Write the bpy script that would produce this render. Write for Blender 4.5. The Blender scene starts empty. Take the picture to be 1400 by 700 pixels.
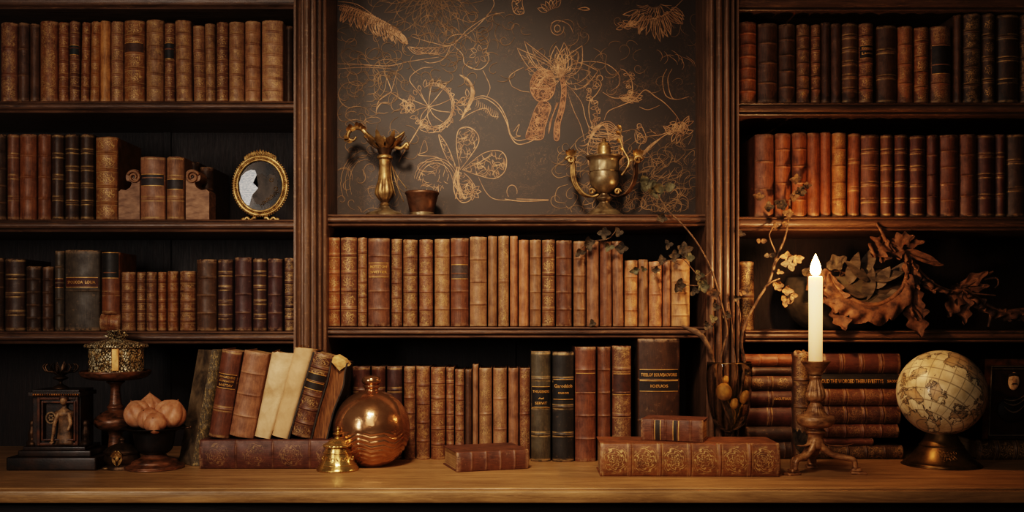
import bpy, bmesh, math, random
from mathutils import Vector, Matrix, noise
PI = math.pi
random.seed(11)
S = bpy.context.scene
C = S.collection
CD = 2.7      # camera distance to the shelf front plane (m)
CZ = 0.4      # eye height above the desk top
HOR = 430.0

def PX(px, Y): return (px - 700) / 500.0 * (CD + Y) / CD
def PZ(py, Y): return CZ + (HOR - py) / 500.0 * (CD + Y) / CD
def P3(px, py, Y): return Vector((PX(px, Y), Y, PZ(py, Y)))
def YD(py, z=0.0): return (CZ - z) * 500 * CD / (py - HOR) - CD   # depth of a point at height z seen at row py

def lin(h):
    h = h.lstrip('#')
    v = [int(h[i:i+2], 16) / 255 for i in (0, 2, 4)]
    return tuple((c / 12.92 if c <= .04045 else ((c + .055) / 1.055) ** 2.4) for c in v) + (1,)

# ------------------------------------------------------------------ node helpers
class NT:
    def __init__(s, tree): s.t = tree; s.n = tree.nodes; s.l = tree.links
    def node(s, typ, **kw):
        nd = s.n.new(typ)
        for k, v in kw.items(): setattr(nd, k, v)
        return nd
    def link(s, a, b): s.l.new(a, b)
    def put(s, sock, v):
        if hasattr(v, 'is_linked') or isinstance(v, bpy.types.NodeSocket): s.l.new(v, sock)
        else: sock.default_value = v
    def m(s, op, a, b=0.0, c=None, clamp=False):
        nd = s.n.new('ShaderNodeMath'); nd.operation = op; nd.use_clamp = clamp
        s.put(nd.inputs[0], a); s.put(nd.inputs[1], b)
        if c is not None: s.put(nd.inputs[2], c)
        return nd.outputs[0]
    def mix(s, f, a, b, blend='MIX'):
        nd = s.n.new('ShaderNodeMix'); nd.data_type = 'RGBA'; nd.blend_type = blend
        s.put(nd.inputs[0], f); s.put(nd.inputs[6], a); s.put(nd.inputs[7], b)
        return nd.outputs[2]
    def noise(s, vec, scale, detail=3, rough=.55, dist=0.0):
        nd = s.n.new('ShaderNodeTexNoise')
        if vec is not None: s.l.new(vec, nd.inputs['Vector'])
        nd.inputs['Scale'].default_value = scale; nd.inputs['Detail'].default_value = detail
        nd.inputs['Roughness'].default_value = rough; nd.inputs['Distortion'].default_value = dist
        return nd.outputs['Fac']
    def rng(s, v, a, b, c=0.0, d=1.0):
        nd = s.n.new('ShaderNodeMapRange'); s.put(nd.inputs[0], v)
        for i, x in enumerate((a, b, c, d)): s.put(nd.inputs[i + 1], x)
        return nd.outputs[0]
    def mapping(s, vec, scale=(1, 1, 1), loc=(0, 0, 0), rot=(0, 0, 0)):
        nd = s.n.new('ShaderNodeMapping'); s.l.new(vec, nd.inputs[0])
        nd.inputs['Scale'].default_value = scale; nd.inputs['Location'].default_value = loc; nd.inputs['Rotation'].default_value = rot
        return nd.outputs[0]
    def bump(s, h, strength=.3, dist=.002):
        nd = s.n.new('ShaderNodeBump'); s.put(nd.inputs['Height'], h)
        nd.inputs['Strength'].default_value = strength; nd.inputs['Distance'].default_value = dist
        return nd.outputs[0]

def newmat(name):
    m = bpy.data.materials.new(name); m.use_nodes = True
    t = NT(m.node_tree); b = t.n['Principled BSDF']
    return m, t, b

_mc = {}
def surf(name, col, col2=None, rough=.5, metal=0.0, scale=20, bump=.2, bscale=None, stretch=(1, 1, 1), dist=.002, coat=0, r2=None, sub=0):
    """general mottled surface in object coordinates"""
    if name in _mc: return _mc[name]
    m, t, b = newmat(name)
    tc = t.node('ShaderNodeTexCoord').outputs['Object']
    v = t.mapping(tc, stretch)
    n = t.noise(v, scale, 5, .6, .3)
    c1 = lin(col); c2 = lin(col2) if col2 else tuple(x * .5 for x in c1[:3]) + (1,)
    t.link(t.mix(t.rng(n, .35, .65), c2, c1), b.inputs['Base Color'])
    b.inputs['Roughness'].default_value = rough
    t.link(t.rng(n, .3, .7, r2 if r2 is not None else min(1, rough + .12), rough), b.inputs['Roughness'])
    b.inputs['Metallic'].default_value = metal
    if coat: b.inputs['Coat Weight'].default_value = coat; b.inputs['Coat Roughness'].default_value = .25
    if sub: b.inputs['Subsurface Weight'].default_value = sub; b.inputs['Subsurface Radius'].default_value = (.02, .008, .004)
    if bump:
        n2 = t.noise(v, bscale or scale * 6, 4)
        t.link(t.bump(n2, bump, dist), b.inputs['Normal'])
    _mc[name] = m
    return m

# --- wood
def wood(name, dark, light, axis='X', rough=.42, sc=1.0, worn=.0):
    if name in _mc: return _mc[name]
    m, t, b = newmat(name)
    tc = t.node('ShaderNodeTexCoord').outputs['Object']
    st = {'X': (1.2, 14, 14), 'Z': (14, 14, 1.2)}[axis]
    v = t.mapping(tc, tuple(x * sc for x in st))
    n = t.noise(v, 3.2, 6, .65, 1.2)
    n2 = t.noise(t.mapping(tc, tuple(x * sc * 2.2 for x in st)), 9, 4, .7)
    big = t.noise(tc, 3, 3)
    f = t.m('ADD', t.m('MULTIPLY', n, .65), t.m('MULTIPLY', n2, .35))
    f = t.rng(f, .36, .64)
    col = t.mix(f, lin(dark), lin(light))
    col = t.mix(t.rng(big, .35, .7, 0, .45), col, t.mix(.5, lin(dark), (0.01, .006, .004, 1)))
    if worn:
        w = t.noise(t.mapping(tc, (6, 30, 30)), 5, 5, .7)
        col = t.mix(t.rng(w, .56, .7, 0, worn), col, lin('#c99a66'))
    t.link(col, b.inputs['Base Color'])
    t.link(t.rng(n2, .3, .7, rough + .1, rough - .06), b.inputs['Roughness'])
    t.link(t.bump(f, .25, .0015), b.inputs['Normal'])
    _mc[name] = m
    return m

# --- leather spine node group (tooling pattern follows the panels between the raised bands)
def make_group():
    g = bpy.data.node_groups.new('TooledLeather', 'ShaderNodeTree')
    def inp(n, ty, d):
        s = g.interface.new_socket(n, in_out='INPUT', socket_type=ty); s.default_value = d
    inp('Color', 'NodeSocketColor', (.2, .1, .05, 1)); inp('Gold', 'NodeSocketFloat', 0); inp('Motif', 'NodeSocketFloat', 0)
    inp('Filigree', 'NodeSocketFloat', 0); inp('HW', 'NodeSocketFloat', .02); inp('H', 'NodeSocketFloat', .24)
    inp('N', 'NodeSocketFloat', 6); inp('Seed', 'NodeSocketFloat', 0); inp('Wear', 'NodeSocketFloat', .5)
    g.interface.new_socket('BSDF', in_out='OUTPUT', socket_type='NodeSocketShader')
    t = NT(g); gi = t.node('NodeGroupInput').outputs; go = t.node('NodeGroupOutput')
    I = {k: gi[k] for k in ('Color', 'Gold', 'Motif', 'Filigree', 'HW', 'H', 'N', 'Seed', 'Wear')}
    uv = t.node('ShaderNodeTexCoord').outputs['UV']
    sep = t.node('ShaderNodeSeparateXYZ'); t.link(uv, sep.inputs[0]); x, z = sep.outputs[0], sep.outputs[1]
    cmb = t.node('ShaderNodeCombineXYZ'); t.link(x, cmb.inputs[0]); t.link(z, cmb.inputs[1]); t.link(I['Seed'], cmb.inputs[2]); vec = cmb.outputs[0]
    f = t.m('FRACT', t.m('MULTIPLY', t.m('DIVIDE', z, I['H']), I['N']))
    ph = t.m('DIVIDE', I['H'], I['N'])
    e = t.m('MULTIPLY', t.m('MINIMUM', f, t.m('SUBTRACT', 1.0, f)), ph)
    ln = t.rng(t.m('ABSOLUTE', t.m('SUBTRACT', e, .0052)), .0004, .0011, 1, 0)
    ln2 = t.rng(t.m('ABSOLUTE', t.m('SUBTRACT', e, .0075)), .0002, .0007, .7, 0)
    band = t.rng(e, .001, .0035, 1, 0)
    px = t.m('DIVIDE', x, I['HW'])
    pz = t.m('DIVIDE', t.m('MULTIPLY', t.m('SUBTRACT', f, .5), ph), I['HW'])
    r = t.m('SQRT', t.m('ADD', t.m('MULTIPLY', px, px), t.m('MULTIPLY', pz, pz)))
    th = t.m('ARCTAN2', px, pz)
    dn = t.noise(vec, 160, 2)
    Rm = t.m('MULTIPLY', r, I['HW'])
    wav = t.m('SINE', t.m('ADD', t.m('ADD', t.m('MULTIPLY', Rm, 850), t.m('MULTIPLY', dn, 7)), t.m('MULTIPLY', t.m('SINE', t.m('ADD', t.m('MULTIPLY', th, 6), t.m('MULTIPLY', Rm, 330))), 2.2)))
    mot = t.m('MULTIPLY', t.rng(wav, .25, .6), t.rng(r, .72, .9, 1, 0))
    mot = t.m('MULTIPLY', mot, t.rng(e, .008, .010))
    fn = t.noise(vec, 210, 2, .5, .8)
    fil = t.rng(t.m('ABSOLUTE', t.m('SUBTRACT', fn, .5)), .02, .055, 1, 0)
    fil = t.m('MULTIPLY', fil, t.m('MULTIPLY', t.rng(e, .006, .008), t.rng(t.m('ABSOLUTE', px), .75, .9, 1, 0)))
    # faint title letters: rows of small dashes in the second panel from the top
    worn = t.rng(t.noise(vec, 45, 3, .65), .38, .6, .12, 1)
    gold = t.m('MAXIMUM', t.m('MULTIPLY', t.m('MAXIMUM', ln, ln2), I['Gold']), t.m('MAXIMUM', t.m('MULTIPLY', mot, I['Motif']), t.m('MULTIPLY', fil, I['Filigree'])))
    gold = t.m('MULTIPLY', gold, worn)
    n1 = t.noise(vec, 28, 5, .65)
    v2 = t.mapping(vec, (6, .6, 1)); n2 = t.noise(v2, 60, 4, .6)
    n3 = t.noise(vec, 420, 3, .6)
    col = t.mix(t.rng(n1, .33, .68), t.mix(1.0, I['Color'], (.42, .36, .34, 1), 'MULTIPLY'), I['Color'])
    col = t.mix(t.rng(n2, .45, .75, 0, .5), col, t.mix(1.0, I['Color'], (1.55, 1.5, 1.4, 1), 'MULTIPLY'))
    col = t.mix(t.rng(n3, .55, .75, 0, .5), col, t.mix(1.0, I['Color'], (.35, .3, .28, 1), 'MULTIPLY'))
    # rubbed leather on the raised bands and at head and tail
    rub = t.mix(.45, I['Color'], (.42, .25, .13, 1))
    col = t.mix(t.m('MULTIPLY', t.m('MULTIPLY', band, t.rng(n1, .4, .6)), .55), col, rub)
    ends = t.rng(t.m('MINIMUM', z, t.m('SUBTRACT', I['H'], z)), .002, .012, 1, 0)
    ends = t.m('MULTIPLY', t.m('MULTIPLY', ends, t.rng(t.noise(vec, 90, 4, .7), .42, .56)), I['Wear'])
    col = t.mix(ends, col, (.46, .28, .15, 1))
    scuff = t.m('MULTIPLY', t.rng(t.noise(vec, 75, 5, .75), .60, .68), t.m('MULTIPLY', I['Wear'], .55))
    col = t.mix(scuff, col, (.40, .24, .13, 1))
    col = t.mix(t.m('MULTIPLY', gold, .9), col, (.62, .40, .17, 1))
    p = t.node('ShaderNodeBsdfPrincipled')
    t.link(col, p.inputs['Base Color'])
    t.link(t.m('MULTIPLY', gold, .55), p.inputs['Metallic'])
    t.link(t.rng(n1, .3, .7, .62, .44), p.inputs['Roughness'])
    hgt = t.m('ADD', t.m('ADD', t.m('MULTIPLY', n3, .35), t.m('MULTIPLY', n1, .5)), t.m('MULTIPLY', gold, -.35))
    t.link(t.bump(hgt, .4, .0012), p.inputs['Normal'])
    t.link(p.outputs[0], go.inputs[0])
    return g
GROUP = make_group()
_seed = [0]
def leather(col, gold=0, motif=0, fil=0, hw=.02, h=.24, n=6, wear=.5):
    _seed[0] += 1
    m = bpy.data.materials.new('tooled_leather'); m.use_nodes = True
    t = NT(m.node_tree); t.n.remove(t.n['Principled BSDF'])
    gnode = t.node('ShaderNodeGroup'); gnode.node_tree = GROUP
    vals = {'Gold': gold, 'Motif': motif, 'Filigree': fil, 'HW': hw, 'H': h, 'N': n, 'Seed': _seed[0] * 1.37, 'Wear': wear}
    for k, v in vals.items(): gnode.inputs[k].default_value = v
    gnode.inputs['Color'].default_value = col
    t.link(gnode.outputs[0], t.n['Material Output'].inputs[0])
    return m
def board_mat(key):
    return surf('board_' + key, COL[key][0], None, .55, 0, 25, .35, 300, dist=.0008)
def page_mat():
    if 'pages' in _mc: return _mc['pages']
    m, t, b = newmat('aged_pages')
    tc = t.node('ShaderNodeTexCoord').outputs['Object']
    n = t.noise(t.mapping(tc, (900, 3, 3)), 1, 3)
    n2 = t.noise(tc, 20, 4)
    t.link(t.mix(t.rng(n, .3, .7), lin('#6b4a2b'), t.mix(t.rng(n2, .35, .65), lin('#9a7347'), lin('#c09a66'))), b.inputs['Base Color'])
    b.inputs['Roughness'].default_value = .9
    t.link(t.bump(n, .6, .0008), b.inputs['Normal'])
    _mc['pages'] = m
    return m

# ------------------------------------------------------------------ mesh helpers
def obj(name, bm, mat, parent=None, smooth=True, world=True, loc=None):
    me = bpy.data.meshes.new(name)
    if parent is not None and world: bmesh.ops.translate(bm, verts=bm.verts, vec=-Vector(parent.location))
    bmesh.ops.recalc_face_normals(bm, faces=bm.faces)
    bm.to_mesh(me); bm.free()
    for p in me.polygons: p.use_smooth = smooth
    o = bpy.data.objects.new(name, me); C.objects.link(o)
    if parent is not None: o.parent = parent
    if loc is not None: o.location = loc
    if mat: me.materials.append(mat)
    return o
def tag(o, label=None, cat=None, group=None, kind=None):
    if label: o['label'] = label
    if cat: o['category'] = cat
    if group: o['group'] = group
    if kind: o['kind'] = kind
    return o
def thing(name, loc, label, cat, group=None, rot=(0, 0, 0)):
    o = bpy.data.objects.new(name, None); C.objects.link(o)
    o.location = loc; o.rotation_euler = rot; o.empty_display_size = .05
    return tag(o, label, cat, group)

def box(bm, x0, x1, y0, y1, z0, z1, bev=0.0, M=None):
    vs = [bm.verts.new((x, y, z)) for x in (x0, x1) for y in (y0, y1) for z in (z0, z1)]
    fs = [bm.faces.new([vs[i] for i in q]) for q in ((0, 1, 3, 2), (4, 6, 7, 5), (0, 4, 5, 1), (2, 3, 7, 6), (0, 2, 6, 4), (1, 5, 7, 3))]
    if bev:
        es = list({e for f in fs for e in f.edges})
        r = bmesh.ops.bevel(bm, geom=es, offset=bev, segments=2, affect='EDGES', profile=.6)
        vs = list({v for v in vs if v.is_valid} | {v for v in r['verts'] if v.is_valid})
    if M is not None: bmesh.ops.transform(bm, matrix=M, verts=vs)
    return vs
def lathe(bm, prof, c=(0, 0, 0), seg=48, fl=None, sx=1, sy=1):
    """prof (r, z); fl(i, a, r, z) -> r"""
    rings = []
    for i, (r, z) in enumerate(prof):
        ring = []
        for k in range(seg):
            a = 2 * PI * k / seg
            rr = fl(a, r, z) if fl else r
            ring.append(bm.verts.new((c[0] + rr * math.cos(a) * sx, c[1] + rr * math.sin(a) * sy, c[2] + z)))
        rings.append(ring)
    for a, b in zip(rings, rings[1:]):
        for k in range(seg): bm.faces.new((a[k], a[(k + 1) % seg], b[(k + 1) % seg], b[k]))
    if prof[0][0] > 1e-5: bm.faces.new(rings[0])
    if prof[-1][0] > 1e-5: bm.faces.new(rings[-1])
    return rings
def smooth_prof(pts, sub=4):
    return catmull([Vector((p[0], p[1], 0)) for p in pts], sub, True)
def catmull(P, sub=6, flat=False):
    out = []
    n = len(P)
    for i in range(n - 1):
        p0, p1, p2, p3 = P[max(i - 1, 0)], P[i], P[i + 1], P[min(i + 2, n - 1)]
        for k in range(sub):
            t = k / sub
            out.append(.5 * ((2 * p1) + (p2 - p0) * t + (2 * p0 - 5 * p1 + 4 * p2 - p3) * t * t + (3 * p1 - p0 - 3 * p2 + p3) * t ** 3))
    out.append(P[-1].copy())
    if flat: return [(max(p[0], 0), p[1]) for p in out]
    return out
def tube(bm, P, R, seg=8, cap=True):
    if not isinstance(R, (list, tuple)): R = [R, R]
    n = len(P)
    up = Vector((0.13, -1, .21)).normalized()
    rings = []
    for i, p in enumerate(P):
        d = (P[min(i + 1, n - 1)] - P[max(i - 1, 0)])
        d = d.normalized() if d.length > 1e-9 else Vector((0, 0, 1))
        a = up - d * up.dot(d)
        if a.length < 1e-4: a = Vector((1, 0, 0)) - d * d.x
        a.normalize(); b = d.cross(a); up = a
        f = i / (n - 1) * (len(R) - 1); j = min(int(f), len(R) - 2); r = R[j] + (R[j + 1] - R[j]) * (f - j)
        rings.append([bm.verts.new(p + (a * math.cos(2 * PI * k / seg) + b * math.sin(2 * PI * k / seg)) * r) for k in range(seg)])
    for a, b in zip(rings, rings[1:]):
        for k in range(seg): bm.faces.new((a[k], a[(k + 1) % seg], b[(k + 1) % seg], b[k]))
    if cap: bm.faces.new(rings[0]); bm.faces.new(rings[-1])
def ball(bm, c, r, sx=1, sy=1, sz=1, seg=16, rings=10, fn=None, M=None):
    rr = []
    for i in range(1, rings):
        ph = PI * i / rings
        ring = []
        for k in range(seg):
            a = 2 * PI * k / seg
            v = Vector((math.sin(ph) * math.cos(a) * sx, math.sin(ph) * math.sin(a) * sy, math.cos(ph) * sz)) * r
            if fn: v = fn(v, a, ph)
            if M is not None: v = M @ v
            ring.append(bm.verts.new(Vector(c) + v))
        rr.append(ring)
    def pole(s):
        v = Vector((0, 0, s * sz)) * r
        if fn: v = fn(v, 0, 0 if s > 0 else PI)
        if M is not None: v = M @ v
        return bm.verts.new(Vector(c) + v)
    t, b = pole(1), pole(-1)
    for k in range(seg):
        bm.faces.new((t, rr[0][k], rr[0][(k + 1) % seg])); bm.faces.new((b, rr[-1][(k + 1) % seg], rr[-1][k]))
    for a, b2 in zip(rr, rr[1:]):
        for k in range(seg): bm.faces.new((a[k], b2[k], b2[(k + 1) % seg], a[(k + 1) % seg]))
def leaf(bm, base, d, nrm, L, W, curl=.3, lobes=0, fold=.25, droop=0.0, nu=10, wav=0.0, th=0.0):
    """leaf blade from base along d; curls towards nrm"""
    d = Vector(d).normalized(); nrm = Vector(nrm); nrm = (nrm - d * nrm.dot(d)).normalized(); s = d.cross(nrm)
    grid = []
    ph = random.random() * 6
    for i in range(nu + 1):
        u = i / nu
        w = W * math.sin(PI * min(1, u ** .8)) ** .75 * (1 + (.26 * math.cos(lobes * 2 * PI * u) if lobes else 0)) if 0 < u < 1 else W * .04
        c = base + d * (L * (u - .12 * curl * u * u)) + nrm * (L * curl * u * u) + Vector((0, 0, -L * droop * u * u))
        row = []
        for k in (-1, -.5, 0, .5, 1):
            off = nrm * (abs(k) * w * fold + wav * W * math.sin(u * 13 + k * 3 + ph))
            row.append(bm.verts.new(c + s * (k * w) + off))
        grid.append(row)
    for a, b in zip(grid, grid[1:]):
        for k in range(4): bm.faces.new((a[k], a[k + 1], b[k + 1], b[k]))
def extrude_profile(bm, pts, axis, a0, a1):
    """pts 2D polygon; axis 'X': (y,z) extruded along x; 'Z': (x,y) along z"""
    def mk(p, a): return (a, p[0], p[1]) if axis == 'X' else (p[0], p[1], a)
    A = [bm.verts.new(mk(p, a0)) for p in pts]; B = [bm.verts.new(mk(p, a1)) for p in pts]
    n = len(pts)
    for i in range(n): bm.faces.new((A[i], A[(i + 1) % n], B[(i + 1) % n], B[i]))
    bm.faces.new(A); bm.faces.new(B)

def text_mesh(s, size, fit=None, bold=.0):
    cu = bpy.data.curves.new('t', 'FONT'); cu.body = s; cu.size = size; cu.align_x = 'CENTER'; cu.align_y = 'CENTER'; cu.offset = bold; cu.resolution_u = 2
    o = bpy.data.objects.new('t', cu); C.objects.link(o); bpy.context.view_layer.update()
    me = bpy.data.meshes.new_from_object(o.evaluated_get(bpy.context.evaluated_depsgraph_get()))
    bpy.data.objects.remove(o); bpy.data.curves.remove(cu)
    bm = bmesh.new(); bm.from_mesh(me); bpy.data.meshes.remove(me)
    xs = [v.co.x for v in bm.verts]
    if fit and xs:
        w = max(xs) - min(xs); k = fit / w
        cx = (max(xs) + min(xs)) / 2
        for v in bm.verts: v.co.x = (v.co.x - cx) * k
    return bm

# ------------------------------------------------------------------ books
COL = {  # key: (hex, spoken name)
 'tan': ('#92694c', 'tan'), 'brown': ('#774e36', 'brown'), 'orange': ('#c08a52', 'orange tan'), 'amber': ('#875432', 'amber brown'),
 'chest': ('#6d442f', 'chestnut'), 'red': ('#573224', 'reddish brown'), 'dark': ('#48301f', 'dark brown'), 'purple': ('#4a312d', 'plum brown'),
 'olive': ('#554a3b', 'olive grey'), 'black': ('#26211e', 'black'), 'caramel': ('#ac7650', 'caramel'), 'cream': ('#c69468', 'pale tan'),
 'umber': ('#5a3d2a', 'umber'), 'rust': ('#8c5533', 'rust'), 'parch': ('#dcb67f', 'parchment'), 'grey': ('#51463a', 'grey brown'), 'gold': ('#936238', 'golden brown')}
KIND = {  # gold lines, motif, filigree, panels, band height, wear, words
 'p': (0, 0, .0, 5, .0026, .5, 'with ribbed spine'),
 's': (0, 0, .0, 1, 0, .5, 'with plain smooth spine'),
 'l': (1, 0, .0, 5, .0018, .35, 'with gilt ruled lines'),
 'm': (.8, .9, .15, 6, .0026, .5, 'with gilt ornament panels'),
 'f': (.5, .25, .75, 6, .0022, .7, 'with worn gilt tracery'),
 'r': (.35, .2, .25, 7, .0034, .8, 'with thick raised bands')}
GOLDM = None
def goldmat():
    return surf('gilt_lettering', '#e0b070', '#a87838', .4, .35, 60, .1)
def spine_y(s, b): return -b * (1 - abs(s) ** 2.1)
def book(w, h, d, loc, col, kind, label, group, rot=(0, 0, 0), name='book', title=None, band=None, lying=False, b=None, N=None, ragged=.0012, pages=True, cat='book', motif=None, gold=None):
    """local: x thickness, spine on -y, z height"""
    root = thing(name, loc, label, cat, group, rot)
    G, Mo, F, n, bh, wear, _ = KIND[kind]
    if N: n = N
    if motif is not None: Mo = motif
    if gold is not None: G = gold
    hw = w / 2
    if b is None: b = min(.34 * w, .013)
    rs = random.Random(int(w * 1e5) + int(h * 7e4) + len(bpy.data.objects))
    zs = {0.0, .0012, .003, h - .003, h - .0012, h}
    for k in range(1, n):
        for q in (-.0042, -.0028, -.0014, 0, .0014, .0028, .0042): zs.add(h * k / n + q)
    k = 0
    while k < h: zs.add(k); k += .012
    zs = sorted(z for z in zs if 0 <= z <= h)
    zz = [zs[0]]
    for z in zs[1:]:
        if z - zz[-1] > .0007: zz.append(z)
    zs = zz
    SS = [-1, -.92, -.78, -.58, -.35, -.12, .12, .35, .58, .78, .92, 1]
    bm = bmesh.new(); uvl = bm.loops.layers.uv.new()
    data = {}
    rows = []
    sd = rs.random() * 50
    for z in zs:
        out = 0
        if bh:
            for k in range(1, n):
                q = (z - h * k / n) / .0022
                if abs(q) < 3: out += bh * math.exp(-q * q)
        e = min(z, h - z)
        ins = .0022 * max(0, 1 - e / .0035) ** 1.5
        row = []
        def mk(x, y, zz_):
            v = bm.verts.new((x, y, zz_)); data[v] = (x, z); row.append(v)
        mk(-hw, .008, z)
        for s in SS:
            nz = noise.noise(Vector((s * 2 + sd, z * 60, sd))) * .0007
            zt = z
            if z == h: zt = h + (noise.noise(Vector((s * 3 + sd, 9, sd))) ) * ragged * 1.6
            k_out = out * (1 - abs(s) ** 6 * .6)
            mk((hw + nz * .4) * s, spine_y(s, b) - k_out + ins + nz, zt)
        mk(hw, .008, z)
        rows.append(row)
    for a, c in zip(rows, rows[1:]):
        for k in range(len(a) - 1):
            f = bm.faces.new((a[k], a[k + 1], c[k + 1], c[k]))
    bm.faces.new(rows[-1]); bm.faces.new(rows[0])
    for f in bm.faces:
        for lp in f.loops: lp[uvl].uv = data[lp.vert]
    col4 = lin(COL[col][0])
    j = 1 + rs.uniform(-.13, .13)
    col4 = (col4[0] * j, col4[1] * j * rs.uniform(.96, 1.04), col4[2] * j * rs.uniform(.93, 1.05), 1)
    sp = obj('spine', bm, leather(col4, G, Mo, F, hw, h, n, wear), root, world=False)
    bm_ = board_mat(col)
    for sgn in (-1, 1):
        bm = bmesh.new()
        x0 = sgn * hw; x1 = sgn * (hw - .0028)
        box(bm, min(x0, x1), max(x0, x1), .0085, d, 0, h - .0005, .0008)
        obj('cover_board', bm, bm_, root, world=False, smooth=False)
    if pages:
        bm = bmesh.new()
        box(bm, -hw + .003, hw - .003, .0085, d - .004, .004, h - .0045)
        obj('page_block', bm, page_mat(), root, world=False, smooth=False)
    tl_ = None
    if band:
        for (z0, z1, hexc) in band:
            lb = bmesh.new(); rr = []
            nz_ = 4
            for i in range(nz_ + 1):
                z = z0 + (z1 - z0) * i / nz_
                rr.append([lb.verts.new((hw * s * 1.01, spine_y(s, b) - .0011, z)) for s in SS[1:-1]])
            for a, c in zip(rr, rr[1:]):
                for k in range(len(a) - 1): lb.faces.new((a[k], a[k + 1], c[k + 1], c[k]))
            tl_ = tag(obj('title_label', lb, surf('label_' + hexc, '#' + hexc, None, .5, 0, 60, .2), root, world=False), 'coloured leather title label')
            for zc in (z0, z1):
                rb = bmesh.new()
                a = [rb.verts.new((hw * s, spine_y(s, b) - .0019, zc - .0009)) for s in SS[1:-1]]
                c = [rb.verts.new((hw * s, spine_y(s, b) - .0019, zc + .0009)) for s in SS[1:-1]]
                for k in range(len(a) - 1): rb.faces.new((a[k], a[k + 1], c[k + 1], c[k]))
                obj('gilt_rule', rb, goldmat(), tl_, world=False)
    if title:
        for (s, zc, size, fit) in title:   # text centred at zc; lying books read along the spine
            tm = text_mesh(s, size, fit, .0002)
            bmesh.ops.triangulate(tm, faces=tm.faces)
            for v in tm.verts:
                a_, b_ = v.co.x, v.co.y
                if lying: lx, lz = -b_, zc + a_
                else: lx, lz = a_, zc + b_
                v.co = (lx, spine_y(max(-1, min(1, lx / hw)), b) - .0023, lz)
            obj('title_lettering', tm, goldmat(), tl_ or root, world=False, smooth=False)
    return root
ORD = 'first second third fourth fifth sixth seventh eighth ninth tenth eleventh twelfth thirteenth fourteenth fifteenth sixteenth seventeenth eighteenth nineteenth twentieth'.split()
def ordn(i, n):
    if i == 0: return 'leftmost'
    if i == n - 1: return 'rightmost'
    if i < n / 2 or i < 12: return ORD[i] + ' from left'
    return ORD[n - 1 - i] + ' from right'
def row_books(spec, base_py, place, group, Y=.014, zbase=None, ylist=None):
    n = len(spec)
    zb = PZ(base_py, 0) if zbase is None else zbase
    for i, sp in enumerate(spec):
        x0, x1, top, col, kind = sp[:5]
        ex = sp[5] if len(sp) > 5 else {}
        ex = dict(ex)
        tilt = math.radians(ex.pop('tilt', 0)); yo = ex.pop('dy', 0) + random.uniform(0, .004)
        z0 = zb + ex.pop('dz', 0)
        y = Y + yo
        X0, X1 = PX(x0, y), PX(x1, y)
        w = X1 - X0 - .0012; h = PZ(top, y) - z0
        size = 'slim ' if w < .031 else ('broad ' if w > .056 else '')
        words = ex.pop('words', KIND[kind][6])
        lab = '%s%s book %s, %s %s' % (size, COL[col][1], words, ordn(i, n), place)
        dep = ex.pop('d', random.uniform(.15, .19))
        if 'bandf' in ex:
            ex['band'] = [(h * a, h * c, hx) for a, c, hx in ex.pop('bandf')]
        if 'titlef' in ex:
            ex['title'] = [(s, h * a, sz, w * ft) for s, a, sz, ft in ex.pop('titlef')]
        cx = (X0 + X1) / 2
        if tilt:
            # the lower corner on the leaning side stays on the shelf
            sg = 1 if tilt > 0 else -1
            cx0 = cx + sg * w / 2 * 1 - sg * math.cos(tilt) * w / 2
            loc = (cx0, y, z0 + abs(math.sin(tilt)) * w / 2)
        else: loc = (cx, y, z0)
        book(w, h, dep, loc, col, kind, lab, group, rot=(0, tilt, 0), **ex)
# ------------------------------------------------------------------ room and furniture
W_CASE_Z = wood('walnut_upright', '#46301f', '#8a6850', 'Z', .38, 1, .25)
W_CASE_X = wood('walnut_shelf', '#3c281d', '#7c5c46', 'X', .4, 1, .2)
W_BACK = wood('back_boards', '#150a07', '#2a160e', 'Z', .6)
W_DESK = wood('oak_worktop', '#80603c', '#c49866', 'X', .4, .8, .3)
W_DARK = wood('desk_front', '#150a07', '#2a1710', 'X', .5)
bm = bmesh.new(); box(bm, -4, 4, -4.5, .45, -.85, -.8)
tag(obj('floor', bm, wood('floor_boards', '#1a100a', '#3a2416', 'X', .5)), 'dark wooden floorboards', kind='structure')
bm = bmesh.new(); box(bm, -4, 4, .40, .45, -.8, 2.6)
tag(obj('wall_back', bm, surf('plaster_dark', '#2a1f1a', '#1a1310', .9)), 'dark wall behind the bookcase', kind='structure')

bc = thing('bookcase', (0, .15, 0), 'tall dark walnut bookcase with moulded shelves and fluted uprights behind everything', 'bookcase')
def shelf(px0, px1, py0, py1, depth=.3, name='shelf'):
    z1, z0 = PZ(py0, 0), PZ(py1, 0); h = z1 - z0
    x0, x1 = PX(px0, 0), PX(px1, 0)
    prof = [(depth, z1), (.004, z1), (-.001, z1 - .001), (-.003, z1 - .004), (-.001, z1 - .0065), (.002, z1 - .0075)]
    for k in range(8):
        a = PI * k / 7
        prof.append((.002 - .008 * math.sin(a), z1 - .008 - (h - .0175) * (1 - math.cos(a)) / 2))
    prof += [(.004, z0 + .0085), (.006, z0 + .0075), (.001, z0 + .006), (-.0015, z0 + .003), (.001, z0), (depth, z0)]
    bm = bmesh.new(); extrude_profile(bm, prof, 'X', x0, x1)
    return obj(name, bm, W_CASE_X, bc, smooth=False)
for r in ((-260, 403, -14, 12), (-260, 403, 138, 154), (-260, 403, 300, 317), (-260, 403, 453, 470),
          (446, 967, 447, 462), (1009, 1660, -14, 15), (1009, 1660, 140, 158), (1009, 1660, 296, 315), (1019, 1660, 452, 468)):
    shelf(*r)
shelf(446, 967, 293, 309, .3)
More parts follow.
